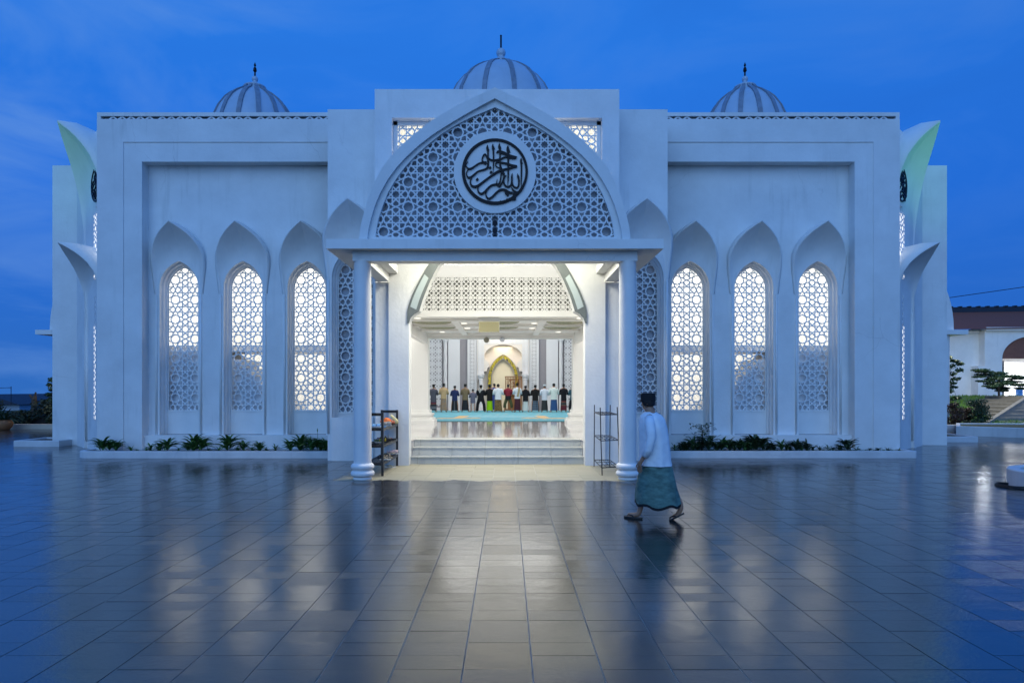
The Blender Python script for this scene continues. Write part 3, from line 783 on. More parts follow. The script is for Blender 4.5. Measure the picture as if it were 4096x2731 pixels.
b = MB(); b.box(-2.795,2.795,17.745,17.77,3.9,4.80); mp_(b, 'balustrade_backing', mat('balustrade_grey', (.16,.16,.14), .6))
b = MB(); b.box(-2.798,2.798,16.86,18.2,.3,.54); b.box(-10.2,10.2,18.201,24.2,.45,.5395); b.box(2.06,2.798,15.69,16.859,.1,.539); b.box(-2.798,-2.06,15.69,16.859,.1,.539); b.box(-10.2,10.2,24.201,42,.45,.538); mp_(b, 'interior_floor', M['polish'])
# ceiling roses
rose = mat('ceiling_rose', (.30,.29,.14), .5, .8, 18)
for yc in (19.2, 20.8):
    for xc in (-1.98, 0, 1.98):
        b = MB(); b.lathe([(.01,-.012),(.50,-.012),(.56,-.02),(.60,0)], n=32)
        b.build('ceiling_rose', rose, mosque, loc=(xc, yc+.0-15.3, 3.747))
# upper inner windows above the mezzanine
b = MB(); 
for x0, x1 in ((-3.9,-1.45),(-1.3,1.3),(1.45,3.9)):
    lattice(b, [(x0,6.05),(x1,6.05),(x1,6.9),(x0,6.9)], .40, 0, 6.1, 23.42, 23.44, .034, FRET)
mp_(b, 'upper_fretwork', M['inwhite'])
b = MB()
for x0, x1 in ((-3.9,-1.45),(-1.3,1.3),(1.45,3.9)): b.box(x0,x1,23.46,23.48,6.05,6.9)
mp_(b, 'upper_pane', mat('green_glass', (.35,.48,.42), .3))
# stairs behind the lower part of the windows
for s in (-1,1):
    b = MB(); pl = [(9.9,.5),(9.9,2.98),(8.0,2.98),(7.62,2.62),(7.30,2.62),(7.30,2.38),(7.0,2.38),(7.0,2.14),(6.72,2.14),(6.72,1.9),(6.44,1.9),(6.44,1.66),(6.16,1.66),(6.16,1.42),(5.88,1.42),(5.88,1.18),(5.6,1.18),(5.6,.95),(5.3,.95),(5.3,.5)]
    b.prism([(s*x, z) for x, z in pl], 18.42, 19.9); b.box(*sorted((s*4.6,s*8.0)), 18.50, 20.2, 2.84, 3.02)
    mp_(b, 'staircase', M['incool'])
# qibla wall
def QX(x): return -5.991+.004939*x - 0*.0
def QZ(y): return 5.472-.004939*y
YQ = 38.0
b = MB(); wsp = MB(); gr = MB(); fw = MB()
c0 = QX(1216)
for s in (-1,1):
    def Q(a, c): return sorted((s*(a*.004939), s*(c*.004939)))
    b.box(*Q(302,640), YQ+.2, YQ+.3, .5, 8)
    gr.box(*Q(420,508), YQ+.10, YQ+.2, .5, 8)
    b.box(*Q(508,645), YQ-.05, YQ+.2, .5, 8)
    b.box(*Q(302,419), YQ-.02, YQ+.2, .5, 8)
    gr.box(*Q(646,716), YQ+.10, YQ+.18, .5, 8)
    b.box(*Q(717,1500), YQ, YQ+.2, .5, 8)
    lattice(fw, [(Q(335,392)[0],.6),(Q(335,392)[1],.6),(Q(335,392)[1],7),(Q(335,392)[0],7)], .42, s*363.5*.004939, .7, YQ-.05, YQ-.035, .030, FRET)
    x0, x1 = Q(724,872); lattice(fw, [(x0,.8),(x1,.8),(x1,7),(x0,7)], .74, s*833*.004939, 1.0, YQ-.04, YQ-.02, .05, FRET)
    gr.box(*Q(334,393), YQ-.03, YQ-.0205, .55, 7.0); gr.box(*Q(722,874), YQ-.01, YQ-.001, .7, 7)
mp_(b, 'qibla_wall', M['incool']); mp_(gr, 'qibla_grey_panel', M['ingrey']); mp_(fw, 'qibla_fretwork', M['incool'])
for s in (-1,1):                                       # twisted columns
    b = MB(); rings = []
    xc = s*678*.004939
    for k in range(200):
        z = .54+k*.036; row = []
        for i in range(24):
            th = 2*PI*i/24; r = .10*(1+.10*math.cos(5*th - s*z*9.0)); row.append((xc+r*math.cos(th), YQ-.08+r*math.sin(th), z))
        rings.append(row)
    b.loft(rings); b.box(xc-.15,xc+.15,YQ-.22,YQ+.05,4.58,4.75); b.lathe([(.10,4.4),(.15,4.578)], xc, YQ-.08, 16)
    mp_(b, 'twisted_column', M['incool'])
# mihrab frame: fretwork screen with a horseshoe hole, niche with gold arch
hw = [(.54,1.50),(2.30,1.50),(2.301,1.30),(2.78,1.12),(2.781,.95),(3.0,.90),(3.05,.80)]
for k in range(13):
    a = rad(-40+k*10.8); hw.append((3.66+.68*math.sin(a)*(1 if a > 0 else .8), max(.0,1.09*math.cos(a))))
hw[-1] = (4.34, 0)
b = MB()
for s in (-1,1):
    b.loft([[(s*w_,YQ-.10,z) for z, w_ in hw], [(s*1.52,YQ-.10,z) for z, w_ in hw]], closed=False)
    b.loft([[(s*w_,YQ-.10,z) for z, w_ in hw], [(s*w_,YQ+.35,z) for z, w_ in hw]], closed=False)
b.face([(-1.52,YQ-.10,4.34),(1.52,YQ-.10,4.34),(1.52,YQ-.10,7.5),(-1.52,YQ-.10,7.5)])
mp_(b, 'mihrab_frame', mat('mihrab_frame_white', (.74,.70,.66), .5, .02, 1))
b = MB()
for x0, x1, z0, z1 in ((-1.46,1.46,4.36,7.0),(-1.46,-1.12,2.60,4.36),(1.12,1.46,2.60,4.36)):
    lattice(b, [(x0,z0),(x1,z0),(x1,z1),(x0,z1)], .44, 0, 4.5, YQ-.13, YQ-.118, .045, FRET)
mp_(b, 'mihrab_fretwork', M['incool'])
b = MB(); b.box(-1.5,1.5,YQ+.35,YQ+.45,.5,6); mp_(b, 'mihrab_recess', mat('recess_pale', (.80,.74,.68), .6, .03, 2))
b = MB(); b.prism([(-.66,.54)] + ogive(.66, 2.4, 1.10, 14) + [(.66,.54)], YQ+.325, YQ+.345); mp_(b, 'mihrab_niche', M['cream'])
def gm():
    m, nt, bs = nodes('gold_letters_on_black')
    tc = N(nt, 'ShaderNodeTexCoord'); nz = N(nt, 'ShaderNodeTexNoise', i_Scale=9.0, i_Detail=1.0, i_Distortion=2.2); nt.links.new(tc.outputs['Object'], nz.inputs['Vector'])
    f = math_(nt, 'MULTIPLY_ADD', math_(nt, 'ABSOLUTE', math_(nt, 'SUBTRACT', nz.outputs[0], .5)), -16, 1.6, clamp=True)
    nt.links.new(mixc(nt, f, (.03,.03,.03), (.75,.60,.02)), bs.inputs['Base Color']); bs.inputs['Roughness'].default_value = .4
    return m
oo = [(-.90,.54),(-.90,2.4)] + [p for p in ogive(.90, 2.4, 1.39, 14) if p[0] < .001][1:]
ii = [(-.66,.54),(-.66,2.4)] + [p for p in ogive(.66, 2.4, 1.10, 14) if p[0] < .001][1:]
ou, iu = mirror(oo), mirror(ii)
b = MB(); b.loft([[(x,YQ+.30,z) for x, z in ou], [(x,YQ+.12,z) for x, z in ou], [(x*.975,YQ+.12,z-.03 if z > 2.4 else z) for x, z in ou]], closed=False)
b.loft([[(x*1.05,YQ+.115,z+.04 if z > 2.4 else z) for x, z in iu], [(x,YQ+.11,z) for x, z in iu], [(x,YQ+.3,z) for x, z in iu]], closed=False)
b.box(-.02,.02,YQ+.10,YQ+.12,3.48,3.79)
mp_(b, 'mihrab_arch_edge', M['ingrey'])
b = MB(); b.loft([[(x*.975,YQ+.122,z-.03 if z > 2.4 else z) for x, z in ou], [(x*1.05,YQ+.118,z+.04 if z > 2.4 else z) for x, z in iu]], closed=False)
mp_(b, 'gold_calligraphy_arch', gm())
for s in (-1,1):
    b = MB(); xc = s*1.27; b.lathe([(.13,.54),(.13,2.28),(.15,2.30),(.14,2.36),(.20,2.48),(.20,2.56)], xc, YQ-.25, 24, True)
    b.box(xc-.21,xc+.21,YQ-.46,YQ-.04,.54,.75) ; b.box(xc-.2,xc+.2,YQ-.45,YQ-.05,2.561,2.62)
    mp_(b, 'mihrab_column', M['incool'])
# ------------------------------------------------------------------ lamps inside
area('hall_lamp', (-6.6,20.9,8.3), 6, 370, sy=3.6); area('hall_lamp', (6.6,20.9,8.3), 6, 370, sy=3.6)
area('vestibule_lamp', (0,16.8,8.3), 3.5, 200, sy=1.6)
area('under_mezzanine_lamp', (0,20.4,3.66), 3.6, 85, sy=3.2)
area('under_mezzanine_lamp', (-6.5,21,5.2), 4, 35, sy=3); area('under_mezzanine_lamp', (6.5,21,5.2), 4, 35, sy=3)
area('above_mezzanine_lamp', (0,20.6,8.3), 4, 160, sy=3)
area('prayer_hall_lamp', (0,30,7.8), 12, 760, color=(.97,.97,1), sy=9)
area('prayer_front_lamp', (0,35.6,7.8), 7, 170, color=(.97,.97,1), sy=1.5, rot=(rad(-25),0,0))
area('mihrab_fill', (0,YQ-1.8,5.3), 1.6, 34, color=(1,.86,.60), rot=(rad(40),0,0), sy=.4); area('niche_lamp', (0,YQ+.2,4.25), 1.0, 6, color=(1,.8,.5), sy=.1)  # first one is an unseen warm fill, added to brighten the mihrab
area('porch_lamp', (0,14.0,5.3), 2.8, 235, color=(1,.97,.82), sy=1.2)
for s in (-1,1):
    area('side_porch_lamp', (s*18.4, 30.5, 4.1), 2.5, 130, color=(1,.95,.75), sy=2.5)
    area('green_floodlight', (s*13.35, 17.55, 6.9), 1.0, 13 if s < 0 else 24, color=(.22,1,.58), rot=(rad(168), rad(s*8), 0))
area('green_roof_flood', (-2.2,23.6,9.0), .3, 26, color=(.1,1,.35), rot=(rad(165),rad(-20),0))
# ================================================================== PEOPLE
def skin_obj(name, verts, edges, radii, mat_, parent, root=0, sub=1):
    me = bpy.data.meshes.new(name); me.from_pydata(verts, edges, []); me.materials.append(mat_)
    o = bpy.data.objects.new(name, me); COL.objects.link(o)
    o.modifiers.new('skin', 'SKIN')
    if not me.skin_vertices: me.attributes.new
    for i, r in enumerate(radii):
        sv = me.skin_vertices[0].data[i]; sv.radius = r if isinstance(r, tuple) else (r, r); sv.use_root = (i == root)
    s_ = o.modifiers.new('sub', 'SUBSURF'); s_.levels = sub; s_.render_levels = sub
    m_ = o.modifiers['skin']; m_.use_smooth_shade = True
    bpy.context.view_layer.update()
    dg = bpy.context.evaluated_depsgraph_get(); ev = o.evaluated_get(dg)
    nm = bpy.data.meshes.new_from_object(ev); o.modifiers.clear(); o.data = nm; nm.name = name
    if not nm.materials: nm.materials.append(mat_)
    o.parent = parent
    return o
class Fig:
    def __init__(s): s.v = []; s.e = []; s.r = []
    def add(s, p, r, link=None):
        s.v.append(tuple(p)); s.r.append(r); i = len(s.v)-1
        if link is not None: s.e.append((link, i))
        return i
    def chain(s, pts, link):
        for p, r in pts: link = s.add(p, r, link)
        return link
def loft_ell(mb, rings, n=20, fold=0, nf=7, ph=0):
    """rings: (z, cx, cy, rx, ry)"""
    rows = []
    for k, (z, cx, cy, rx, ry) in enumerate(rings):
        row = []
        for i in range(n):
            th = 2*PI*i/n
            f = 1 + fold*(k/(len(rings)-1))*math.sin(nf*th+ph+k*.35)
            c, s_ = math.cos(th), math.sin(th)
            c = math.copysign(abs(c)**.85, c); s_ = math.copysign(abs(s_)**.85, s_)
            row.append((cx+rx*f*c, cy+ry*f*s_, z))
        rows.append(row)
    mb.loft(rows, True)
def cloth(name, c, kind='plain', c2=None, c3=None):
    """procedural cloth: plain, hstripe, plaid, batik, panel"""
    m, nt, b = nodes(name)
    tc = N(nt, 'ShaderNodeTexCoord'); xyz = N(nt, 'ShaderNodeSeparateXYZ'); nt.links.new(tc.outputs['Object'], xyz.inputs[0])
    nz = N(nt, 'ShaderNodeTexNoise', i_Scale=9.0, i_Detail=3.0); nt.links.new(tc.outputs['Object'], nz.inputs['Vector'])
    base = mixc(nt, nz.outputs[0], tuple(x*.8 for x in c), tuple(min(1,x*1.15) for x in c))
    def ramp(src, pts):
        r = N(nt, 'ShaderNodeValToRGB'); nt.links.new(src, r.inputs[0]); r.color_ramp.interpolation = 'CONSTANT'
        e = r.color_ramp.elements
        e[0].position = pts[0][0]; e[0].color = (*pts[0][1],1); e[1].position = pts[1][0]; e[1].color = (*pts[1][1],1)
        for p, cc in pts[2:]: k = e.new(p); k.color = (*cc,1)
        return r.outputs[0]
    if kind == 'hstripe': base = ramp(xyz.outputs[2], c2)
    if kind == 'plaid':
        a = math_(nt, 'LESS_THAN', math_(nt, 'FRACT', math_(nt, 'MULTIPLY', xyz.outputs[0], 9)), .4)
        d = math_(nt, 'LESS_THAN', math_(nt, 'FRACT', math_(nt, 'MULTIPLY', xyz.outputs[2], 9)), .3)
        base = mixc(nt, math_(nt, 'MULTIPLY_ADD', a, .5, math_(nt, 'MULTIPLY', d, .4)), base, c2)
    if kind == 'batik':
        vo = N(nt, 'ShaderNodeTexVoronoi', i_Scale=13.0); nt.links.new(tc.outputs['Object'], vo.inputs['Vector'])
        f = math_(nt, 'MULTIPLY_ADD', vo.outputs[0], 4.0, -.9, clamp=True)
        base = mixc(nt, f, base, c2)
    if kind == 'panel':
        a = math_(nt, 'LESS_THAN', math_(nt, 'ABSOLUTE', xyz.outputs[0]), .035)
        wv = N(nt, 'ShaderNodeTexWave', i_Scale=9.0, i_Distortion=3.0); nt.links.new(tc.outputs['Object'], wv.inputs['Vector'])
        base = mixc(nt, math_(nt, 'GREATER_THAN', wv.outputs[0], .55), base, c2)
        base = mixc(nt, a, base, c3)
    nt.links.new(base, b.inputs['Base Color']); b.inputs['Roughness'].default_value = .85
    b.inputs['Specular IOR Level'].default_value = .2
    n5 = N(nt, 'ShaderNodeTexNoise', i_Scale=14.0, i_Detail=3.0); nt.links.new(tc.outputs['Object'], n5.inputs['Vector'])
    bp = N(nt, 'ShaderNodeBump', i_Strength=.5, i_Distance=.02); nt.links.new(n5.outputs[0], bp.inputs['Height']); nt.links.new(bp.outputs[0], b.inputs['Normal'])
    return m
def worshipper(x, y, z, H, label, shirt, lower, hem=.72, low='sarong', cap='peci', wide=1.0, elb=1.0, lowz=.10, extra=None, lean=0, feet=.13):
    """standing figure seen from behind, arms folded in front, built for height 1.7 then scaled"""
    k = H/1.72
    t = thing('person', label, 'person', (x,y,z), lean, 'worshippers standing in a row on the blue carpet')
    t.scale = (k*wide, k, k)
    f = Fig(); g = feet
    pel = f.add((0,0,.93), (.13,.10))
    sp = f.chain([((0,.0,1.08),(.125,.09)), ((0,-.005,1.24),(.145,.10)), ((0,-.005,1.38),(.12,.085))], pel)
    nk = f.chain([((0,.0,1.475),.052), ((0,.012,1.535),.058), ((0,.02,1.60),(.074,.085)), ((0,.02,1.655),(.066,.078))], sp)
    f.chain([((.0,.115,1.60),.012)], nk-1)                                  # nose
    for s in (-1,1):
        f.chain([((s*.083,.015,1.60),.013)], nk-1)                          # ear
        f.chain([((s*.155,0,1.40),.062), ((s*.235,-.02,1.20),.045), ((s*.262*elb,.015,1.09),.038), ((s*.15,.17,1.12),.032), ((s*.05,.215,1.13),(.028,.02)), ((-s*.03,.225,1.13),(.03,.014))], sp)
        f.chain([((s*.10,0,.84),.085), ((s*(g*.85),0,.50),.058), ((s*g,-.01,.12),.036), ((s*(g+.005),-.02,.045),.036), ((s*(g+.045),.10,.028),(.042,.024)), ((s*(g+.07),.18,.018),(.038,.014))], pel)
    skin_obj('body', f.v, f.e, f.r, M['skin'], t)
    # shirt: torso and sleeves in one mesh
    b = MB()
    loft_ell(b, [(1.475,0,0,.055,.055),(1.45,0,0,.09,.07),(1.42,0,-.005,.165,.09),(1.36,0,-.01,.195,.108),(1.25,0,-.012,.195,.122),(1.10,0,-.01,.178,.118),(.95,0,-.01,.175,.125),(hem,0,-.01,.185,.14)], 20, .03, 6, x)
    for s in (-1,1):
        b.tube([(s*.15,-.005,1.395),(s*.205,-.015,1.33),(s*.24,-.02,1.20),(s*.265*elb,.01,1.09),(s*.20,.11,1.10),(s*.10,.20,1.125)], [.06,.066,.060,.055,.047,.040], 10)
    o = b.build('shirt', shirt, t, smooth=True)
    b = MB()
    if low == 'sarong':
        q = .165+g*.35
        loft_ell(b, [(hem+.12,0,0,.165,.12),(.6,0,0,.178,.135),(.4,0,.0,.168+g*.18,.14),(.22,0,0,.165+g*.26,.145),(lowz,0,0,.165+g*.30,.15)], 24, .045, 7, x*3)
        b.build('sarong', lower, t, smooth=True)
    else:
        zb = lowz
        for s in (-1,1):
            b.tube([(s*.07,0,.95),(s*.095,0,.80),(s*g*.9,0,.50),(s*g*1.02,0,(zb+.3)/2),(s*g*1.05,0,zb)], [.11,.105,.088,.085,.09 if low == 'wide' else .062], 12)
        b.build('trousers', lower, t, smooth=True)
    b = MB()
    hairc = [(1.545,0,.0,.060,.060),(1.57,0,.005,.077,.080),(1.62,0,.01,.083,.092),(1.67,0,.015,.078,.088),(1.705,0,.02,.05,.06),(1.715,0,.02,.01,.01)]
    if cap in ('peci','whitecap'):
        loft_ell(b, [(1.56,0,-.005,.062,.060),(1.60,0,.0,.079,.088),(1.64,0,.0,.080,.09)], 16); b.build('hair', M['hair'], t, smooth=True)
        b = MB(); loft_ell(b, [(1.63,0,.012,.086,.100),(1.70,0,.012,.084,.098),(1.735,0,.012,.080,.094),(1.738,0,.012,.02,.03)], 18)
        b.build('cap', M['peci'] if cap == 'peci' else M['capwhite'], t, smooth=False)
    elif cap == 'hood':
        loft_ell(b, [(1.53,0,.0,.066,.066),(1.58,0,.0,.084,.092),(1.66,0,.005,.084,.094),(1.72,0,.01,.058,.066),(1.745,0,.012,.01,.01)], 18); b.build('cap', M['peci'], t, smooth=True)
    elif cap == 'bushy':
        loft_ell(b, [(1.55,0,.0,.075,.07),(1.60,0,.0,.103,.10),(1.66,0,.005,.108,.105),(1.71,0,.01,.08,.08),(1.735,0,.012,.01,.01)], 18, .06, 9); b.build('hair', M['hair'], t, smooth=True)
    else:
        loft_ell(b, hairc, 18); b.build('hair', M['hair'], t, smooth=True)
    if extra: extra(t)
    return t
M['capwhite'] = mat('white_cap', (.70,.74,.80), .7, .05, 9)
def scarf_extra(t):
    b = MB(); m = cloth('checked_scarf', (.55,.55,.53), 'plaid', (.08,.08,.08))
    loft_ell(b, [(1.50,0,0,.07,.07),(1.46,0,-.01,.12,.10),(1.42,0,-.015,.17,.115),(1.40,0,-.02,.18,.12)], 18)
    b.loft([[(-.15,-.125,1.43),(.13,-.12,1.46)],[(-.13,-.14,1.36),(.05,-.135,1.36)],[(-.09,-.14,1.28),(-.02,-.14,1.28)],[(-.065,-.138,1.22),(-.05,-.138,1.22)]], closed=False)
    b.build('scarf', m, t, smooth=True)
def towel_extra(t):
    b = MB(); m = cloth('tan_towel', (.36,.31,.19))
    for y in (-.002, .012):
        b.loft([[(.03,-.02+y,1.475),(.14,-.01+y,1.44)],[(.035,-.12+y,1.44),(.165,-.11+y,1.40)],[(.02,-.15+y,1.25),(.14,-.15+y,1.22)],[(-.03,-.16+y,1.05),(.09,-.16+y,1.02)],[(-.06,-.165+y,.93),(.06,-.165+y,.90)]], closed=False)
    b.build('towel', m, t)
def hood_extra(m):
    def f(t):
        b = MB(); loft_ell(b, [(1.50,0,-.02,.08,.07),(1.47,0,-.04,.11,.09),(1.42,0,-.06,.11,.09),(1.36,0,-.08,.06,.06),(1.33,0,-.08,.01,.02)], 16); b.build('hood', m, t, smooth=True)
    return f
YW = 34.5
def wx(px): return .24+(918.7+.19531*px-1165.1)*YW/1502.7
navy = cloth('navy_shirt', (.022,.035,.11)); blk = cloth('black_cloth', (.012,.013,.018)); blk2 = cloth('black_jacket', (.014,.013,.014))
PEOPLE = [
 (393,705,'man in slate grey jacket with maroon and grey banded sarong, leftmost in the row', cloth('slate_jacket',(.085,.09,.12)), cloth('banded_sarong',(.1,.1,.1),'hstripe',[(0,(.05,.06,.08)),(.22,(.20,.22,.25)),(.30,(.07,.08,.10)),(.40,(.02,.02,.03)),(.50,(.35,.16,.10)),(.52,(.11,.02,.05))]), dict(hem=.62,cap='peci')),
 (515,690,'man in tan shirt and grey patterned batik sarong with black head covering', cloth('tan_shirt',(.50,.36,.20)), cloth('grey_batik',(.17,.19,.22),'batik',(.32,.22,.14)), dict(hem=.80,cap='hood')),
 (645,720,'man in navy short sleeved shirt, black cap and black sarong with a thin white line', navy, cloth('black_sarong_lined',(.014,.017,.022),'panel',(.02,.024,.03),(.09,.10,.12)), dict(hem=.74,cap='peci',feet=.21)),
 (767,700,'man in olive brown shirt and plain black sarong in front of grey wall strip', cloth('olive_shirt',(.20,.155,.095)), cloth('charcoal_sarong',(.022,.026,.034)), dict(hem=.74,cap='peci',feet=.19)),
 (858,755,'small boy in grey shirt and red and white patterned sarong', cloth('boy_shirt',(.13,.13,.19)), cloth('red_white_batik',(.25,.06,.03),'panel',(.6,.55,.5),(.6,.6,.62)), dict(hem=.66,cap='hair')),
 (950,712,'man in black shirt and black trousers with checked scarf over his shoulders', blk, blk, dict(hem=.66,cap='peci',low='wide',feet=.21,extra=scarf_extra,wide=1.08,lowz=.07)),
 (1055,705,'man in black jacket and lime green sarong', blk2, cloth('lime_sarong',(.30,.60,.01)), dict(hem=.70,cap='hood',wide=.97)),
 (1155,695,'man in white shirt and brown and black batik sarong, left of centre', cloth('white_shirt',(.72,.75,.80)), cloth('brown_batik',(.03,.028,.03),'batik',(.22,.14,.05)), dict(hem=.76,cap='hair',wide=1.12,feet=.17,lowz=.06)),
 (1272,700,'man in maroon, grey and black shirt with olive calf length trousers', cloth('tricolour_shirt',(.1,.1,.1),'hstripe',[(0,(.016,.016,.022)),(1.02,(.40,.42,.42)),(1.19,(.22,.022,.04))]) , cloth('olive_trousers',(.09,.10,.045)), dict(hem=.76,cap='hair',low='trousers',feet=.22,lowz=.26)),
 (1380,688,'man in white shirt and dark maroon sarong with tan towel over his right shoulder', cloth('white_shirt_two',(.68,.71,.76)), cloth('maroon_sarong',(.07,.022,.035)), dict(hem=.80,cap='peci',extra=towel_extra,wide=.95)),
 (1477,720,'man in black hooded sweater and white sarong', blk, cloth('white_sarong',(.62,.68,.68)), dict(hem=.70,cap='peci',extra=hood_extra(blk),feet=.17)),
 (1592,712,'man in black blazer and blue and black plaid sarong', blk2, cloth('plaid_sarong',(.03,.05,.09),'plaid',(.20,.26,.33)), dict(hem=.72,cap='peci',feet=.2,wide=1.08)),
 (1700,705,'man in white shirt and white cap with charcoal sarong', cloth('pale_shirt',(.64,.68,.77)), cloth('charcoal_sarong_two',(.035,.04,.045)), dict(hem=.74,cap='whitecap',feet=.15)),
 (1808,688,'tall man in loose pale mint shirt and blue sarong', cloth('mint_shirt',(.68,.75,.72)), cloth('blue_sarong',(.035,.09,.24)), dict(hem=.74,cap='hair',wide=1.06,feet=.15)),
 (1927,698,'man in black long sleeved shirt and maroon and black striped sarong', blk, cloth('maroon_stripe_sarong',(.1,.02,.03),'hstripe',[(0,(.13,.025,.04)),(.40,(.4,.25,.12)),(.415,(.05,.05,.06)),(.58,(.4,.25,.12)),(.595,(.14,.03,.04))]), dict(hem=.70,cap='hood',wide=.95)),
 (2035,708,'bushy haired man in teal shirt and black trousers beside right perforated panel', cloth('teal_shirt',(.035,.10,.135)), blk, dict(hem=.76,cap='bushy',low='trousers',feet=.19,lowz=.08)),
]
FZ = .5585
for px, top, lab, sh, lo_, kw in PEOPLE:
    H = (1026-top)*.19531*YW/1502.7*1.0
    kw.setdefault('lean', R.uniform(-.12,.12)); worshipper(wx(px), YW+R.uniform(-.12,.12), FZ, H, lab, sh, lo_, **kw)
worshipper(.24+(918.7+.19531*1110-1165.1)*36.2/1502.7, 36.2, FZ, 1.52, 'man in long blue robe standing ahead of the row, partly hidden', cloth('blue_robe',(.05,.08,.26)), cloth('blue_robe_lower',(.045,.075,.25)), hem=.6, cap='hair', lowz=.06)
# ---- man walking across the plaza
wk = thing('person', 'man in loose white shirt, green sarong and black cap walking across the wet plaza', 'person', (2.27, 9.02, 0), rad(-30))
f = Fig()
pel = f.add((.02,0,.90), (.13,.11))
sp = f.chain([((.0,.0,1.06),(.125,.10)), ((-.02,0,1.24),(.15,.11)), ((-.035,0,1.38),(.12,.09))], pel)
nk = f.chain([((-.06,0,1.475),.055), ((-.085,.0,1.53),.060), ((-.10,.01,1.59),(.080,.086)), ((-.10,.01,1.645),(.070,.080))], sp)
f.chain([((-.195,.05,1.585),.012)], nk-1); f.chain([((-.175,.045,1.54),.03)], nk-2)
f.chain([((-.085,-.078,1.59),.014)], nk-1); f.chain([((-.06,.095,1.59),.014)], nk-1)
# arms: near one hangs with the hand by the hip, far one swings back
lh = f.chain([((-.03,-.17,1.39),.062), ((.03,-.235,1.15),.048), ((.0,-.245,.98),.038), ((-.08,-.25,.86),.030), ((-.13,-.25,.775),.026)], sp)
rh = f.chain([((-.04,.17,1.39),.062), ((.02,.24,1.15),.048), ((.06,.22,.95),.036), ((.0,.2,.85),.028), ((-.03,.2,.78),.026)], sp)
for base, (hx, hy) in ((lh, (-.13,-.25)), (rh, (-.03,.2))):
    for q, (dx, L_) in enumerate(((-.026,.075),(-.009,.085),(.009,.080),(.025,.062))):
        f.chain([((hx+dx, hy, .735),.0095), ((hx+dx-.004, hy+.008, .735-L_*.5),.0088), ((hx+dx+.004, hy+.022, .735-L_),.0078)], base)
    f.chain([((hx-.040,hy+.01,.765),.010), ((hx-.052,hy+.018,.725),.009)], base)
# legs mid-stride: front foot to the left, rear foot heel raised
f.chain([((-.03,-.07,.80),.088), ((-.12,-.06,.46),.058), ((-.17,-.08,.16),.036), ((-.195,-.09,.065),.036), ((-.27,-.09,.045),(.036,.026)), ((-.36,-.09,.04),(.038,.018))], pel)
f.chain([((.06,.08,.80),.088), ((.17,.07,.47),.058), ((.345,.05,.24),.040), ((.355,.05,.165),.036), ((.30,.05,.075),(.036,.026)), ((.235,.05,.035),(.038,.016))], pel)
skin_obj('body', f.v, f.e, f.r, M['skin'], wk, sub=2)
b = MB()
loft_ell(b, [(1.485,-.06,0,.062,.062),(1.46,-.055,0,.10,.085),(1.43,-.045,0,.14,.15),(1.37,-.03,0,.165,.19),(1.25,-.02,0,.19,.195),(1.08,0,0,.195,.19),(.92,.01,0,.205,.195),(.80,.015,0,.212,.20),(.745,.02,0,.218,.205)], 36, .06, 7)
b.tube([(-.03,-.13,1.395),(.0,-.20,1.31),(.035,-.245,1.15),(.0,-.25,.98),(-.06,-.25,.88)], [.068,.070,.064,.056,.048], 16)
b.tube([(-.04,.13,1.395),(-.02,.20,1.31),(.02,.245,1.15),(.06,.23,.96),(.02,.21,.88)], [.07,.078,.076,.066,.055], 16)
b.build('shirt', cloth('walker_white_shirt', (.80,.84,.90)), wk, smooth=True)
b = MB(); rows = []
for k in range(13):
    t_ = k/12; z = .80-.60*t_; row = []
    for i in range(48):
        th = 2*PI*i/48; c, s_ = math.cos(th), math.sin(th)
        rx = .188+.130*t_**.8; ry = .172+.055*t_**.7
        fo = 1+.05*t_*math.sin(5*th+3*t_*2)+.02*math.sin(11*th+6*t_)
        row.append((.02+.02*t_+rx*c*fo, ry*s_*fo, z-.05*t_*(c if c < 0 else -c*.6)+.02*math.sin(6*th)*t_))
    rows.append(row)
b.loft(rows)
sg = mat('green_sarong', (.12,.22,.19), .8, .5, 7, .3, 12, spec=.2, stretch=(1,1,2.5))
o = b.build('sarong', sg, wk, smooth=True)
b = MB(); b.loft([[(x*1.0+(.0), y, z+.002) for x, y, z in rows[-1]], [(x, y, z-.035) for x, y, z in rows[-1]]]); b.build('sarong_hem', M['peci'], o, smooth=True)
b = MB(); loft_ell(b, [(1.555,-.075,.0,.070,.066),(1.60,-.085,.0,.088,.090),(1.635,-.09,.0,.088,.092)], 20); b.build('hair', M['hair'], wk, smooth=True)
b = MB(); loft_ell(b, [(1.615,-.095,.005,.102,.094),(1.70,-.092,.005,.100,.092),(1.728,-.092,.005,.097,.089),(1.735,-.092,.005,.085,.078),(1.736,-.092,.005,.02,.02)], 28); b.build('cap', M['peci'], wk)
def sandal(mb, x, y, z, L=.27, w=.05, pitch=0, yaw=PI):
    """flip-flop pointing along yaw"""
    def T(p):
        px, py, pz = p; c, s_ = math.cos(pitch), math.sin(pitch)
        px, pz = px*c-pz*s_, px*s_+pz*c
        c, s_ = math.cos(yaw), math.sin(yaw)
        return (x+px*c-py*s_, y+px*s_+py*c, z+pz)
    out = []
    for k in range(16):
        th = 2*PI*k/16; r = w*(1+.16*math.cos(th)); out.append((L/2*math.cos(th), r*math.sin(th)))
    mb.loft([[T((a,c,0)) for a, c in out], [T((a*1.02,c*1.04,.010)) for a, c in out], [T((a,c,.022)) for a, c in out]], True, True)
    for s_ in (-1,1):
        mb.tube([T((.09,0,.022)), T((.06,s_*.022,.05)), T((.0,s_*.042,.045)), T((-.03,s_*.05,.018))], [.006,.009,.010,.008], 6)
for (x, z, pitch) in ((-.275,.002,0), (.285,.03,-.55)):
    b = MB(); sandal(b, x, -.09 if x < 0 else .05, z, pitch=pitch); b.build('sandal', M['rubber'], wk)
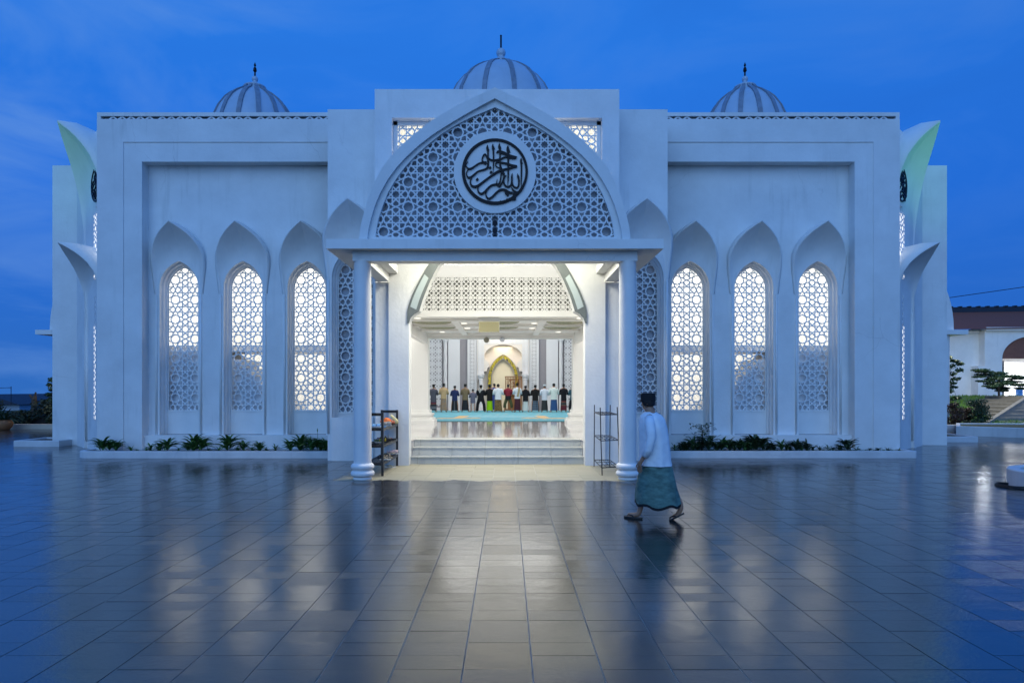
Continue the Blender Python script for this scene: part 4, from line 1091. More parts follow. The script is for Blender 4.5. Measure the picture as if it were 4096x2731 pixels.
# ================================================================== WOODEN SCREEN, CARPET, HALL FITTINGS
Ym = 37.2; k_ = Ym/1502.7
def mx(px): return .24+(918.7+.19531*px-1165.1)*k_
def mz(py): return 1.8-(746.5+.19531*py-891.7)*k_
sc_ = thing('pulpit_screen', 'tall brown wooden pulpit with fretted screen and panelled base beside the golden arch', 'pulpit', (mx(1335), Ym, .54))
def loc(b, n, m): o = b.build(n, m, sc_); o.matrix_parent_inverse = Matrix.Translation((-mx(1335), -Ym, -.54)); return o
b = MB(); b.box(mx(1238),mx(1250),Ym-.3,Ym-.24,.54,mz(612)); b.box(mx(1420),mx(1432),Ym-.3,Ym-.24,.54,mz(612)); b.box(mx(1234),mx(1436),Ym-.33,Ym-.2,mz(612),mz(602)); b.box(mx(1250),mx(1420),Ym-.29,Ym-.25,mz(640),mz(632)); loc(b, 'frame', M['wood'])
b = MB()
for i in range(9):
    x = mx(1262+i*18.5); b.box(x-.02,x+.02,Ym-.28,Ym-.26,mz(760),mz(612))
loc(b, 'slats', M['wood'])
b = MB()
x0, x1, z0, z1 = mx(1278), mx(1396), mz(820), mz(648)
for i in range(10):
    for j in range(9):
        xa, za = x0+(x1-x0)*i/9, z0+(z1-z0)*j/8
        if i < 9 and R.random() < .72: bar(b, (xa,za), (xa+(x1-x0)/9,za), .028, Ym-.33, Ym-.305)
        if j < 8 and R.random() < .72: bar(b, (xa,za), (xa,za+(z1-z0)/8), .028, Ym-.33, Ym-.305)
b.box(x0-.02,x1+.02,Ym-.335,Ym-.30,z1,z1+.03); b.box(x0-.02,x0,Ym-.335,Ym-.30,z0,z1); b.box(x1,x1+.02,Ym-.335,Ym-.30,z0,z1)
loc(b, 'fretted_screen', M['wood'])
b = MB(); b.box(mx(1268),mx(1418),Ym-.24,Ym+.1,.60,mz(830)); b.box(mx(1245),mx(1425),Ym-.28,Ym+.2,.54,mz(985)); b.box(mx(1262),mx(1424),Ym-.27,Ym+.1,mz(832),mz(822)); loc(b, 'base_panel', M['wood'])
# carpet
def carpet_mat():
    m, nt, b = nodes('turquoise_carpet')
    tc = N(nt, 'ShaderNodeTexCoord'); mp = N(nt, 'ShaderNodeMapping'); nt.links.new(tc.outputs['Object'], mp.inputs[0]); mp.inputs['Scale'].default_value = (5,1.1,1)
    n1 = N(nt, 'ShaderNodeTexNoise', i_Scale=1.3, i_Detail=5.0, i_Roughness=.7); nt.links.new(mp.outputs[0], n1.inputs['Vector'])
    n2 = N(nt, 'ShaderNodeTexNoise', i_Scale=.5, i_Detail=2.0); nt.links.new(tc.outputs['Object'], n2.inputs['Vector'])
    f = math_(nt, 'MULTIPLY', math_(nt, 'MULTIPLY_ADD', n1.outputs[0], 9, -5.0, clamp=True), math_(nt, 'MULTIPLY_ADD', n2.outputs[0], 6, -2.7, clamp=True))
    c = mixc(nt, n1.outputs[0], (.05,.27,.36), (.19,.46,.53))
    nt.links.new(mixc(nt, f, c, (.50,.36,.18)), b.inputs['Base Color']); b.inputs['Roughness'].default_value = .95
    return m
b = MB(); b.box(-4.5,4.6,25.0,37.0,.541,.556); cp = b.build('carpet', carpet_mat()); tag(cp, 'wide turquoise prayer carpet with tan motifs on the shiny hall floor', 'carpet')
tanm = mat('tan_motif', (.58,.40,.20), .9, .1, 5); whm = mat('pale_line', (.45,.62,.66), .9, .1, 5)
for s in (-1,1):
    b = MB(); b.face([(s*1.62+.0,27.0,.5575),(s*2.05,27.0,.5575),(s*1.95,29.8,.5575),(s*1.45,29.8,.5575)]); b.face([(s*2.05,26.9,.558),(s*2.9,26.9,.558),(s*2.6,27.6,.558),(s*2.0,27.6,.558)]); b.face([(s*.8,27.1,.558),(s*1.6,27.1,.558),(s*1.5,27.8,.558),(s*1.0,27.8,.558)])
    b.build('tan_motif', tanm, cp)
b = MB(); b.box(-1.5,1.6,29.5,29.75,.5565,.558); b.box(-1.3,1.4,28.1,28.3,.5565,.558); b.build('pale_line', whm, cp)
b = MB(); b.box(-4.5,4.6,24.93,24.998,.541,.553); b.build('carpet_edge', mat('teal_edge', (.01,.16,.19), .9), cp)
# speaker box hanging under the mezzanine, clock, camera, pendants, downlights
t = thing('speaker_box', 'beige boxed speaker hanging below the balcony in the middle of the doorway', 'speaker', (-.26,18.0,3.5))
b = MB(); b.box(-.285,.285,-.09,.09,-.16,.13); b.build('housing', M['gold'] if False else mat('cream_case', (.62,.60,.46), .5), t, bevel=.008)
b = MB(); b.box(-.27,.27,-.097,-.091,-.15,.12); b.build('cloth_front', M['speaker'], t)
b = MB(); b.box(-.285,.285,-.08,.08,.17,.245); b.build('bracket', M['inwhite'], t)
for i, (u, v, d) in enumerate(((1058.8,619,19.5),(1154.6,615,19.5))):
    x, y, z = pt(u, v, d)
    t = thing('hanging_lamp', ['white glass hanging lamp above the balcony, left one','gold and white hanging lamp above the balcony, near the middle'][i], 'lamp', (x,y,z))
    b = MB(); b.lathe([(.02,-.16),(.10,-.12),(.13,-.03),(.10,.05),(.04,.09),(.02,.14)], n=16); b.build('shade', mat('lamp_glass_%d' % i, (.85,.85,.8) if i == 0 else (.75,.62,.25), .3, emit=((1,.95,.8), .8 if i == 0 else .25)), t, smooth=True)
    b = MB(); b.tube([(0,0,.13),(0,0,2.6)], .012, 6); b.build('rod', M['gold'], t)
n_ = 0
M['clock'] = mat('clock_face', (.45,.43,.34), .5)
for yc, xs_ in ((18.15,(-2.25,2.25)), (19.6,(-1.05,1.05)), (21.2,(-1.05,1.05)), (22.6,(-2.0,2.0))):
    for x in xs_:
        b = MB(); b.lathe([(.001,-.004),(.075,-.004),(.085,-.012),(.09,0)], n=20)
        o = b.build('downlight', M['lampglow'], loc=(x, yc, 3.746)); n_ += 1
        tag(o, 'round downlight in the balcony ceiling, %s side, %s row from the doorway' % ('left' if x < 0 else 'right', ('first','second','third','fourth')[(n_-1)//2]), 'ceiling light', 'round downlights in the balcony ceiling')
b = MB(); b.lathe([(.001,0),(.10,0),(.10,.05),(.08,.06)], n=20); o = b.build('wall_clock', M['clock'], loc=(-.9+.03,23.46,3.50)); o.rotation_euler = (PI/2,0,0)
o.location = pt(1117.5, 781, 23.45); tag(o, 'small round clock above the worshippers at left of the doorway beam', 'clock')
t = thing('security_camera', 'small white dome camera under the beam above the row of worshippers', 'camera', pt(1153.5, 779, 23.45))
b = MB(); b.lathe([(.06,.06),(.06,.03),(.10,.025),(.10,-.01)], n=16); b.build('mount', M['capwhite'], t, smooth=True)
b = MB(); b.lathe([(.09,-.01),(.085,-.05),(.05,-.09),(.001,-.10)], n=16); b.build('dome_cover', M['capwhite'], t, smooth=True)
b = MB(); b.lathe([(.001,0),(.10,.0),(.13,.06),(.135,.14),(.11,.22),(.04,.27),(.001,.28)], n=14); o = b.build('backpack', navy, loc=(wx(2040)+.02, YW-.05, FZ), smooth=True); tag(o, 'dark blue bag on the carpet beside the man in the teal shirt', 'bag')
# ================================================================== SHOE RACKS
rx0, rx1, ry0, ry1 = -2.70, -2.30, 13.42, 15.20
t = thing('shoe_rack', 'black wooden three shelf shoe rack full of sandals left of the steps', 'shoe rack', (-2.5,14.3,0))
def rl(b, n, m=None): o = b.build(n, m or M['rackblack'], t); o.matrix_parent_inverse = Matrix.Translation((2.5,-14.3,0)); return o
M['rackblack'] = mat('rack_paint', (.013,.013,.015), .38, .4, 6, .1, 40)
for x in (rx0, rx1):
    for y in (ry0, ry1):
        b = MB(); b.box(x-.045 if x == rx1 else x, x if x == rx1 else x+.045, y-.0, y+.045, 0, 1.30+(.0 if y == ry0 else .0)); rl(b, 'leg')
for y in (ry0, ry1):
    b = MB(); b.box(rx0+.046, rx1-.046, y+.004, y+.04, 1.235, 1.295); rl(b, 'top_rail')
SH = (.93, .585, .22)
for z in SH:
    b = MB()
    b.box(rx0+.046, rx1-.046, ry0+.003, ry0+.042, z, z+.055); b.box(rx0+.046, rx1-.046, ry1+.003, ry1+.042, z, z+.055)
    for x in (rx0+.004, rx1-.04): b.box(x, x+.036, ry0+.046, ry1-.001, z, z+.055)
    for i in range(3):
        x = rx0+.075+i*.095; b.box(x, x+.06, ry0+.046, ry1-.001, z+.035, z+.052)
    rl(b, 'shelf')
# worn metal-looking edge facing the light
M['shoes'] = {}
def shoe_mat(n, c, r=.6): 
    if n not in M['shoes']: M['shoes'][n] = mat(n, c, r, .2, 12)
    return M['shoes'][n]
def make_shoe(kind, label, x, y, z, yaw, c1, c2, pitch=0):
    t = thing('sandal' if kind in ('flip','slide','strap') else 'shoe', label, 'sandal' if kind in ('flip','slide','strap') else 'shoe', (x,y,z), yaw, 'footwear on the black shoe rack'); t.rotation_euler = (0,pitch,yaw)
    L, w_ = .125, .046
    out = [(L*math.cos(2*PI*k/18), w_*(1+.16*math.cos(2*PI*k/18))*math.sin(2*PI*k/18)*(1-.12*math.exp(-((math.cos(2*PI*k/18)*L+.02)/.05)**2))) for k in range(18)]
    b = MB(); h = .022 if kind != 'sneaker' else .03
    b.loft([[(a,c,0) for a, c in out],[(a*1.02,c*1.03,h*.5) for a, c in out],[(a,c,h) for a, c in out]], True, True); b.build('sole', c2, t)
    b = MB()
    if kind == 'flip':
        for s_ in (-1,1): b.tube([(.06,0,h),(.035,s_*.022,h+.03),(.0,s_*.04,h+.025),(-.03,s_*.045,h)], [.004,.007,.008,.006], 6)
    elif kind == 'slide':
        b.loft([[(x_, .048*math.cos(a), h+.045*math.sin(a)) for a in [PI*q/8 for q in range(9)]] for x_ in (-.01,.03,.06)], closed=False)
        b.loft([[(x_, .052*math.cos(a), h+.051*math.sin(a)) for a in [PI*q/8 for q in range(9)]] for x_ in (-.01,.03,.06)], closed=False)
    elif kind == 'strap':
        for x_ in (.055,-.0,-.06):
            b.tube([(x_, .046*math.cos(a), h+(.04+.02*(x_ < 0))*math.sin(a)) for a in [PI*q/8 for q in range(9)]], .009, 6)
    else:
        rows = []
        for x_, w2, hh_ in ((-.122,.02,.05),(-.10,.038,.075),(-.04,.042,.075),(.0,.044,.062),(.06,.047,.045),(.10,.04,.032),(.124,.012,.02)):
            rows.append([(x_, w2*math.cos(a), h+hh_*math.sin(a)*.9) for a in [PI*q/10 for q in range(11)]])
        b.loft(rows, closed=False)
    b.build('upper', c1, t, smooth=True)
    return t
blue = shoe_mat('pale_blue_rubber', (.22,.48,.80)); wht = shoe_mat('white_foam', (.62,.62,.58)); org = shoe_mat('orange_cloth', (.75,.16,.02)); crm = shoe_mat('cream_leather', (.62,.55,.28))
gy = shoe_mat('grey_leather', (.30,.29,.26)); bk = shoe_mat('black_leather', (.015,.015,.017)); grn = shoe_mat('green_strap', (.05,.16,.03)); yl = shoe_mat('yellow_strap', (.65,.5,.02)); pur = shoe_mat('purple_sole', (.06,.025,.05)); bg_ = shoe_mat('beige_leather', (.45,.38,.28)); pnk = shoe_mat('pale_pink_leather', (.45,.34,.36)); rdb = shoe_mat('red_brown_cloth', (.35,.09,.04))
z1_, z2_, z3_ = (z+.056 for z in SH)
make_shoe('slide','pale blue rubber sandal at the front of the top shelf, nearer one',-2.50,13.62,z1_,PI*.98,blue,wht)
make_shoe('slide','pale blue rubber sandal at the front of the top shelf, further one',-2.44,13.76,z1_,PI*1.02,blue,blue)
make_shoe('sneaker','light grey laced shoe behind the pale blue sandals on the top shelf',-2.45,14.0,z1_,PI*.95,gy,wht)
make_shoe('sneaker','grey laced shoe further back on the top shelf',-2.40,14.22,z1_,PI*1.0,gy,wht)
make_shoe('sneaker','cream shoe standing on its toe at the far end of the top shelf',-2.375,14.95,z1_+.09,PI,crm,crm,pitch=-1.0)
make_shoe('flip','black flip-flop at the far end of the top shelf',-2.44,15.05,z1_,PI,bk,bk)
b = MB(); rows = []
for k in range(9):
    th0 = k/8; r = .01+.105*math.sin(PI*th0)**.8
    rows.append([(r*math.cos(2*PI*i/16)*(1+.22*math.sin(3*2*PI*i/16+k)), r*math.sin(2*PI*i/16)*1.3*(1+.2*math.cos(2*2*PI*i/16+k*1.3)), .17*th0) for i in range(16)])
b.loft(rows); o = b.build('orange_bag', org, loc=(-2.44,14.5,z1_), smooth=True); tag(o, 'crumpled orange cloth bag on the top shelf of the shoe rack', 'bag', 'footwear on the black shoe rack')
b = MB(); b.loft([[(x*.8+.0, y*.7, z*.6) for x, y, z in r] for r in rows]); o = b.build('cloth_bundle', rdb, loc=(-2.37,14.72,z1_), smooth=True); tag(o, 'red brown cloth bundle behind the orange bag on the top shelf', 'cloth', 'footwear on the black shoe rack')
make_shoe('flip','purple flip-flop lying on the other sandals of the middle shelf',-2.50,14.0,z2_+.05,PI*.9,pur,pur)
make_shoe('flip','black flip-flop at the front of the middle shelf',-2.54,13.58,z2_,PI,bk,bk)
make_shoe('strap','green strapped sandal on the middle shelf',-2.47,13.72,z2_+.02,PI*.97,grn,wht)
make_shoe('strap','yellow strapped sandal on the middle shelf beside the green one',-2.40,13.85,z2_+.02,PI,yl,bk)
make_shoe('strap','black strapped sandal at the back of the middle shelf heap',-2.45,14.15,z2_+.04,PI*.95,bk,bk)
make_shoe('strap','grey strapped sandal on top of the middle shelf heap',-2.42,14.3,z2_+.07,PI*1.05,gy,gy)
make_shoe('flip','black flip-flop right of the middle shelf heap',-2.375,14.45,z2_,PI*1.0,bk,bk)
make_shoe('flip','brown flip-flop near the far end of the middle shelf',-2.40,14.8,z2_,PI*1.0,rdb,bk)
make_shoe('strap','black strapped sandal at the left of the bottom shelf',-2.50,14.25,z3_,PI*.8,bk,bk)
make_shoe('slide','dark grey clog on the bottom shelf',-2.46,14.5,z3_+.0,PI*.9,bk,bk)
make_shoe('flip','beige flip-flop at the front of the bottom shelf heap',-2.36,13.95,z3_,PI,bg_,wht)
make_shoe('strap','beige strapped sandal in the middle of the bottom shelf heap',-2.36,14.15,z3_+.02,PI*.95,bg_,bg_)
make_shoe('strap','pale pink strapped sandal on top of the bottom shelf heap',-2.38,14.6,z3_+.07,PI*1.05,pnk,bg_)
make_shoe('sneaker','pale pink shoe at the far end of the bottom shelf',-2.36,14.9,z3_+.03,PI*.95,pnk,wht)
make_shoe('flip','cream flip-flop on the ground behind the shoe rack',-2.42,14.9,.002,PI,crm,wht)
make_shoe('flip','black flip-flop on the bottom shelf beside the beige ones',-2.44,14.75,z3_,PI*.9,bk,bk)
# thin steel rack on the right
t = thing('metal_rack', 'thin black steel rack with three empty grid shelves right of the steps', 'rack', (2.45,14.5,0))
fl_ = (2.15,13.75); fr_ = (2.56,13.80); bl_ = (2.06,15.02); br_ = (2.57,15.02)
LEG = [((2.105,13.75),(2.06,13.75),1.42), ((2.165+.31,13.82),(2.40,13.82),1.45), ((1.93+.0,14.9),(1.93,14.9),1.47), ((2.40,14.9),(2.42,14.9),1.47)]
def P3(u, v, D): return Vector(pt(u, v, D))
def su(x): return (2330+x*.22317)/1.7415
def sv(y): return (1580+y*.22317)/1.7415
legs = [((352,1430),(345,1200),(330,800),(318,222),13.55), ((655,1275),(655,1150),(645,800),(622,212),13.75), ((208,1268),(208,1100),(212,720),(214,172),15.05), ((487,1250),(487,1100),(492,720),(498,175),15.05)]
for q in legs:
    D = q[4]; path = [P3(su(x), sv(y), D) for x, y in q[:4]]; path[0].z = max(.0, 0); 
    b = MB(); b.tube([p - Vector((2.45,14.5,0)) for p in path], .011, 8); b.build('leg', M['black'], t)
for (yl_, yr_, ybl, ybr) in ((358,352,302,300),(818,812,718,718),(1302,1290,1150,1155)):
    def at(q, y):
        pts = q[:4]; x = pts[0][0]
        for a, c in zip(pts, pts[1:]):
            if min(a[1],c[1]) <= y <= max(a[1],c[1]): x = a[0]+(c[0]-a[0])*(y-a[1])/(c[1]-a[1]); break
        return P3(su(x), sv(y), q[4])
    a, c, d, e_ = at(legs[0], yl_), at(legs[1], yr_), at(legs[2], ybl), at(legs[3], ybr)
    zc = (a.z+c.z+d.z+e_.z)/4
    for p in (a,c,d,e_): p.z = zc
    b = MB(); off = Vector((2.45,14.5,0))
    for p, q_ in ((a,c),(d,e_),(a,d),(c,e_)): b.tube([p-off, q_-off], .010, 6)
    for s_ in (.25,.5,.75): b.tube([a.lerp(c,s_)-off+Vector((0,0,.012)), d.lerp(e_,s_)-off+Vector((0,0,.012))], .006, 6)
    for s_ in (.33,.66): b.tube([a.lerp(d,s_)-off, c.lerp(e_,s_)-off], .006, 6)
    b.build('shelf', M['black'], t)
# ================================================================== PLANT BEDS
M['kerb'] = mat('kerb_white', (.62,.64,.66), .6, .15, 2, .1, 20, stain=.5)
def kerb_bed(name, label, path, w_, h, soil, inner=None):
    """closed outline path (x,y) of outer edge; inner outline offset"""
    t = thing(name, label, 'planter', (path[0][0], path[0][1], 0))
    ox, oy = path[0]
    n = len(path); inn = []
    cx = sum(p[0] for p in path)/n; cy = sum(p[1] for p in path)/n
    for i in range(n):
        a = Vector((*path[i-1],0)); p = Vector((*path[i],0)); c = Vector((*path[(i+1)%n],0))
        d1 = (p-a).normalized(); d2 = (c-p).normalized(); n1 = Vector((-d1.y,d1.x,0)); n2 = Vector((-d2.y,d2.x,0)); nn = (n1+n2).normalized()
        q = p + nn*w_/max(.4, nn.dot(n1))
        inn.append((q.x, q.y))
    b = MB()
    R0 = lambda pl, z: [(x-ox, y-oy, z) for x, y in pl]
    b.loft([R0(path,-.05), R0(path,h-.012), R0([(p[0]+(q[0]-p[0])*.12, p[1]+(q[1]-p[1])*.12) for p, q in zip(path,inn)],h), R0([(p[0]+(q[0]-p[0])*.9, p[1]+(q[1]-p[1])*.9) for p, q in zip(path,inn)],h), R0(inn,h-.012), R0(inn,-.05)])
    b.build('kerb', M['kerb'], t)
    b = MB(); b.face([(x-ox, y-oy, h-.045) for x, y in inn]); b.build('soil', soil, t)
    return t
def rounded(x0, x1, y0, y1, rl=0, rr=0, n=6):
    P = []
    P += [(x0+rl-rl*math.cos(a), y0+rl-rl*math.sin(a)) for a in [PI/2*i/n for i in range(n+1)]] if rl else [(x0,y0)]
    P += [(x1-rr+rr*math.sin(a), y0+rr-rr*math.cos(a)) for a in [PI/2*i/n for i in range(n+1)]] if rr else [(x1,y0)]
    P += [(x1,y1)]; P += [(x0,y1)]
    return P
kerb_bed('flower_bed', 'long white kerbed flower bed with dark soil along the left front wall', rounded(-10.95,-4.28,16.88,17.75,.35), .12, .18, M['soil'])
kerb_bed('flower_bed', 'long white kerbed flower bed with green groundcover along the right front wall', rounded(4.28,10.85,16.92,17.75,0,.06), .12, .18, M['moss'])
kerb_bed('flower_bed', 'short white kerbed bed at the far left corner of the mosque', rounded(-15.0,-13.6,20.2,21.6), .1, .19, M['soil'])
kerb_bed('flower_bed', 'short white kerbed bed at the far right corner of the mosque', rounded(13.9,16.0,21.9,24.0), .1, .19, M['moss'])
def leaf(mb, base, yaw, L, w_, el, droop=.5, n=5):
    """curved blade with midrib fold"""
    d = Vector((math.cos(yaw), math.sin(yaw), 0)); sd = Vector((-d.y, d.x, 0)); p = Vector(base); e = el; rows = []
    for k in range(n+1):
        t_ = k/n; ww = w_*math.sin(PI*min(1, t_*.92+.06))**.8*(1-.25*t_) if k < n else .001
        up = Vector((0,0,1)); fold = .25*ww
        rows.append([p+sd*ww/2+up*fold, p, p-sd*ww/2+up*fold])
        p = p + (d*math.cos(e)+up*math.sin(e))*L/n; e -= droop*1.6/n
    mb.loft([[tuple(v) for v in r] for r in rows], closed=False)
def plant_mesh(kind, seed):
    r = random.Random(seed); b = MB()
    if kind == 'broad':
        for i in range(r.randint(34,44)):
            yaw = r.uniform(0,2*PI); h = r.uniform(.02,.16); st = r.uniform(.0,.05)
            p = (st*math.cos(yaw), st*math.sin(yaw), h)
            leaf(b, p, yaw, r.uniform(.15,.27), r.uniform(.045,.08), r.uniform(.5,1.35), r.uniform(.5,1.0))
    elif kind == 'small':
        for i in range(r.randint(14,20)):
            yaw = r.uniform(0,2*PI); p = (.0,.0,r.uniform(.0,.05))
            leaf(b, p, yaw, r.uniform(.10,.18), r.uniform(.022,.042), r.uniform(.5,1.4), r.uniform(.4,1.0))
    elif kind == 'bush':
        for i in range(150):
            a = r.uniform(0,2*PI); z = r.uniform(.05,.85); rr = r.uniform(0,.34)*(.55+.6*math.sin(min(1,z/.7)*PI*.8)); p = (rr*math.cos(a), rr*math.sin(a), z*.75)
            leaf(b, p, r.uniform(0,2*PI), r.uniform(.08,.14), r.uniform(.03,.05), r.uniform(-.4,.9), .5, 3)
    return b
PM = {}
def plant(kind, var, x, y, z, s, label, group, m, yaw=0, cat='plant'):
    t = thing('leafy_plant' if kind != 'bush' else 'shrub', label, cat, (x,y,z), yaw, group); s *= {'broad':1.12,'small':1.5,'bush':1}[kind]; t.scale = (s,s,s)
    key = (kind, var, m.name)
    if key in PM: o = PM[key].copy(); COL.objects.link(o); o.parent = t
    else: o = plant_mesh(kind, var+hash(kind)%1).build('leaves', m, t); PM[key] = o
    if kind == 'bush':
        b = MB(); b.tube([(0,0,-.03),(.03,.01,.3),(.0,.02,.62)], [.02,.016,.008], 6); b.build('stem', M['bark'], t)
    return t
M['leafbright'] = mat('leaf_fresh', (.07,.17,.04), .4, .4, 6)
ORD = ['first','second','third','fourth','fifth','sixth','seventh','eighth','ninth','tenth','eleventh','twelfth','thirteenth','fourteenth','fifteenth','sixteenth','seventeenth','eighteenth','nineteenth','twentieth','twenty-first','twenty-second','twenty-third','twenty-fourth','twenty-fifth','twenty-sixth','twenty-seventh','twenty-eighth','twenty-ninth','thirtieth']
LB = [(690,1.25,'b'),(735,1.0,'b'),(783,1.0,'b'),(880,.8,'s'),(922,.4,'s'),(985,.5,'s'),(1012,1.0,'s'),(1075,.85,'b'),(1125,1.15,'b'),(1200,.45,'s'),(1262,.8,'b'),(1303,1.5,'b'),(1358,1.25,'b'),(1400,.5,'s'),(1470,.6,'s'),(1535,1.45,'b'),(1598,.8,'s'),(1635,.9,'b'),(1695,.6,'s'),(1745,.9,'b'),(1788,.6,'s'),(1850,.8,'s'),(1955,1.1,'b'),(2020,1.45,'b'),(2095,1.2,'b'),(2150,1.15,'b'),(2190,1.1,'b')]
for i, (x, s, k) in enumerate(LB):
    u = x*.3418; X_, Y_, Z_ = pt(u, 1036, 17.22+R.uniform(-.08,.1))
    if X_ > -4.35: X_ = -4.42
    plant('broad' if k == 'b' else 'small', i % 4, X_, Y_, .13, s, '%s %s from the left end of the left flower bed' % ('broad leaved green plant,' if k == 'b' else 'small thin leaved plant,', ORD[i]), 'leafy plants in the left flower bed', M['leaf'] if i % 3 else M['leafbright'], R.uniform(0,6))
RB = [(155,.9,'s'),(195,.9,'s'),(232,1.0,'b'),(275,1.1,'b'),(365,1.3,'b'),(420,1.0,'b'),(455,1.1,'b'),(500,1.0,'b'),(560,1.1,'b'),(595,.9,'b'),(640,1.1,'b'),(665,1.6,'b'),(705,1.1,'b'),(735,.9,'s'),(780,1.0,'s'),(830,.9,'b'),(880,.6,'s'),(920,1.1,'b'),(985,.9,'b'),(1025,.9,'s'),(1070,.8,'s'),(1120,.8,'s'),(1148,.7,'s'),(1240,1.25,'b'),(1300,.6,'s'),(1380,.5,'s'),(1435,.6,'s'),(1500,.6,'s'),(1565,.4,'s')]
RB += [(215,.8,'b'),(300,.9,'b'),(530,.9,'b'),(620,.9,'b'),(760,.8,'b'),(860,.7,'b'),(950,.7,'b'),(1195,.6,'b')]
RB.sort()
ORD += ['thirty-first','thirty-second','thirty-third','thirty-fourth','thirty-fifth','thirty-sixth','thirty-seventh']
for i, (x, s, k) in enumerate(RB):
    u = 1493+x*.3652; X_, Y_, Z_ = pt(u, 1036, 17.25+R.uniform(-.1,.12))
    plant('broad' if k == 'b' else 'small', 4+i % 4, X_, Y_, .14, s, '%s %s from the left end of the right flower bed' % ('broad leaved green plant,' if k == 'b' else 'small thin leaved plant,', ORD[i]), 'leafy plants in the right flower bed', M['leafd'] if i % 4 else M['leaf'], R.uniform(0,6))
X_, Y_, Z_ = pt(1493+325*.3652, 1030, 17.4)
plant('bush', 1, X_, Y_, .14, 1.12, 'tall leafy shrub rising over the low plants in the right flower bed', None, M['leafd'], cat='shrub')
# groundcover tufts on the right bed as one countless mass
b = MB(); r = random.Random(5)
for i in range(1500):
    x = r.uniform(4.45,10.7); y = r.uniform(17.03,17.7); leaf(b, (x,y,.13), r.uniform(0,6.3), r.uniform(.03,.06), .012, r.uniform(.6,1.4), .3, 2)
tag(b.build('groundcover', M['leaf']), 'low green groundcover filling the right flower bed', 'groundcover', kind='stuff')
# tall flower stems, left bed near the portal
for i, (x, y, h) in enumerate(((2088,1000,.32),(2133,965,.52))):
    X_, Y_, Z_ = pt(x*.3418, 1036, 17.25)
    t = thing('flower_bud', ['shorter','taller'][i]+' bare flower stem with a green bud above the left flower bed', 'flower', (X_,Y_,.14), 0, 'flower stems in the left bed')
    b = MB(); b.tube([(0,0,0),(.01,0,h*.5),(0,0,h)], .005, 5); b.build('stem', M['leaf'], t)
    b = MB(); b.lathe([(.001,h-.01),(.014,h+.02),(.012,h+.06),(.001,h+.1)], n=8); b.build('bud', M['leafbright'], t, smooth=True)
# ================================================================== RIGHT BACKGROUND
def clump_tree(name, label, cat, base, trunk, clusters, nleaf, lsize, m, group=None, seed=1, twigs=True, bark=None):
    r = random.Random(seed); t = thing(name, label, cat, base, 0, group)
    b = MB(); b.tube(trunk[0], trunk[1], 8)
    top = Vector(trunk[0][-1])
    if twigs:
        for (cx, cy, cz, rx_, ry_, rz_) in clusters:
            k = Vector(trunk[0][max(1, len(trunk[0])-2)]); b.tube([tuple(k), tuple(k.lerp(Vector((cx,cy,cz)),.6)+Vector((0,0,-.04))), (cx,cy,cz)], [trunk[1][-1]*.6, trunk[1][-1]*.4, trunk[1][-1]*.2], 5)
    b.build('trunk', bark or M['bark'], t, smooth=True)
    b = MB()
    for (cx, cy, cz, rx_, ry_, rz_) in clusters:
        for i in range(nleaf):
            a = r.uniform(0,2*PI); c = r.uniform(-1,1); q = r.random()**.45; s_ = math.sqrt(1-c*c)
            p = Vector((cx+rx_*q*s_*math.cos(a), cy+ry_*q*s_*math.sin(a), cz+rz_*q*c))
            n_ = Vector((r.gauss(0,1), r.gauss(0,1), r.gauss(0,.7)+.6)).normalized(); u_ = n_.orthogonal().normalized(); v_ = n_.cross(u_); L = lsize*r.uniform(.6,1.3)
            b.face([p-u_*L, p+v_*L*.45, p+u_*L, p-v_*L*.45])
    b.build('crown', m, t)
    return t
# sloping lawn rising to the house terrace
b = MB(); gx0, gx1 = 17.0, 40.0
rows = []
r = random.Random(3)
for k in range(13):
    t_ = k/12; y = 27.6+t_*11.5; z = .06+1.28*min(1,t_*1.15)
    rows.append([(gx0+(gx1-gx0)*i/30, y, z+r.uniform(-.01,.01)) for i in range(31)])
b.loft(rows, closed=False); g = b.build('grass_slope', mat('grass_base', (.05,.12,.018), .95, .45, 1.2, .4, 12), smooth=True); tag(g, kind='structure')
b = MB()
for i in range(9000):
    x = r.uniform(19,34); y = r.uniform(27.7,38.5); z = .06+1.28*min(1,(y-27.6)/11.5*1.15)
    a = r.uniform(0,PI); d = Vector((math.cos(a), math.sin(a), 0))*.03; h = r.uniform(.05,.13)
    b.face([(x-d.x,y-d.y,z),(x+d.x,y+d.y,z),(x+r.uniform(-.04,.04),y,z+h)])
tag(b.build('grass', mat('grass_blades', (.10,.21,.03), .8, .4, 2)), 'short lawn grass covering the slope below the neighbouring house', 'grass', kind='stuff')
kb = [pt(2196,1000,25.0)[:2], pt(2290,1004,24.3)[:2], pt(2420,1012,23.2)[:2], (22.5,27.0), pt(2196,985,27.3)[:2]]
kerb_bed('lawn_kerb', 'cream kerbed lawn bed curving past the right side of the plaza', [tuple(p) for p in kb], .14, .36, M['moss'])
b = MB(); b.box(17.2,20.2,27.3,27.5,-.05,.28); o = b.build('low_wall', M['kerb'], bevel=.01); tag(o, 'low white wall at the foot of the lawn behind the right porch column', 'wall')
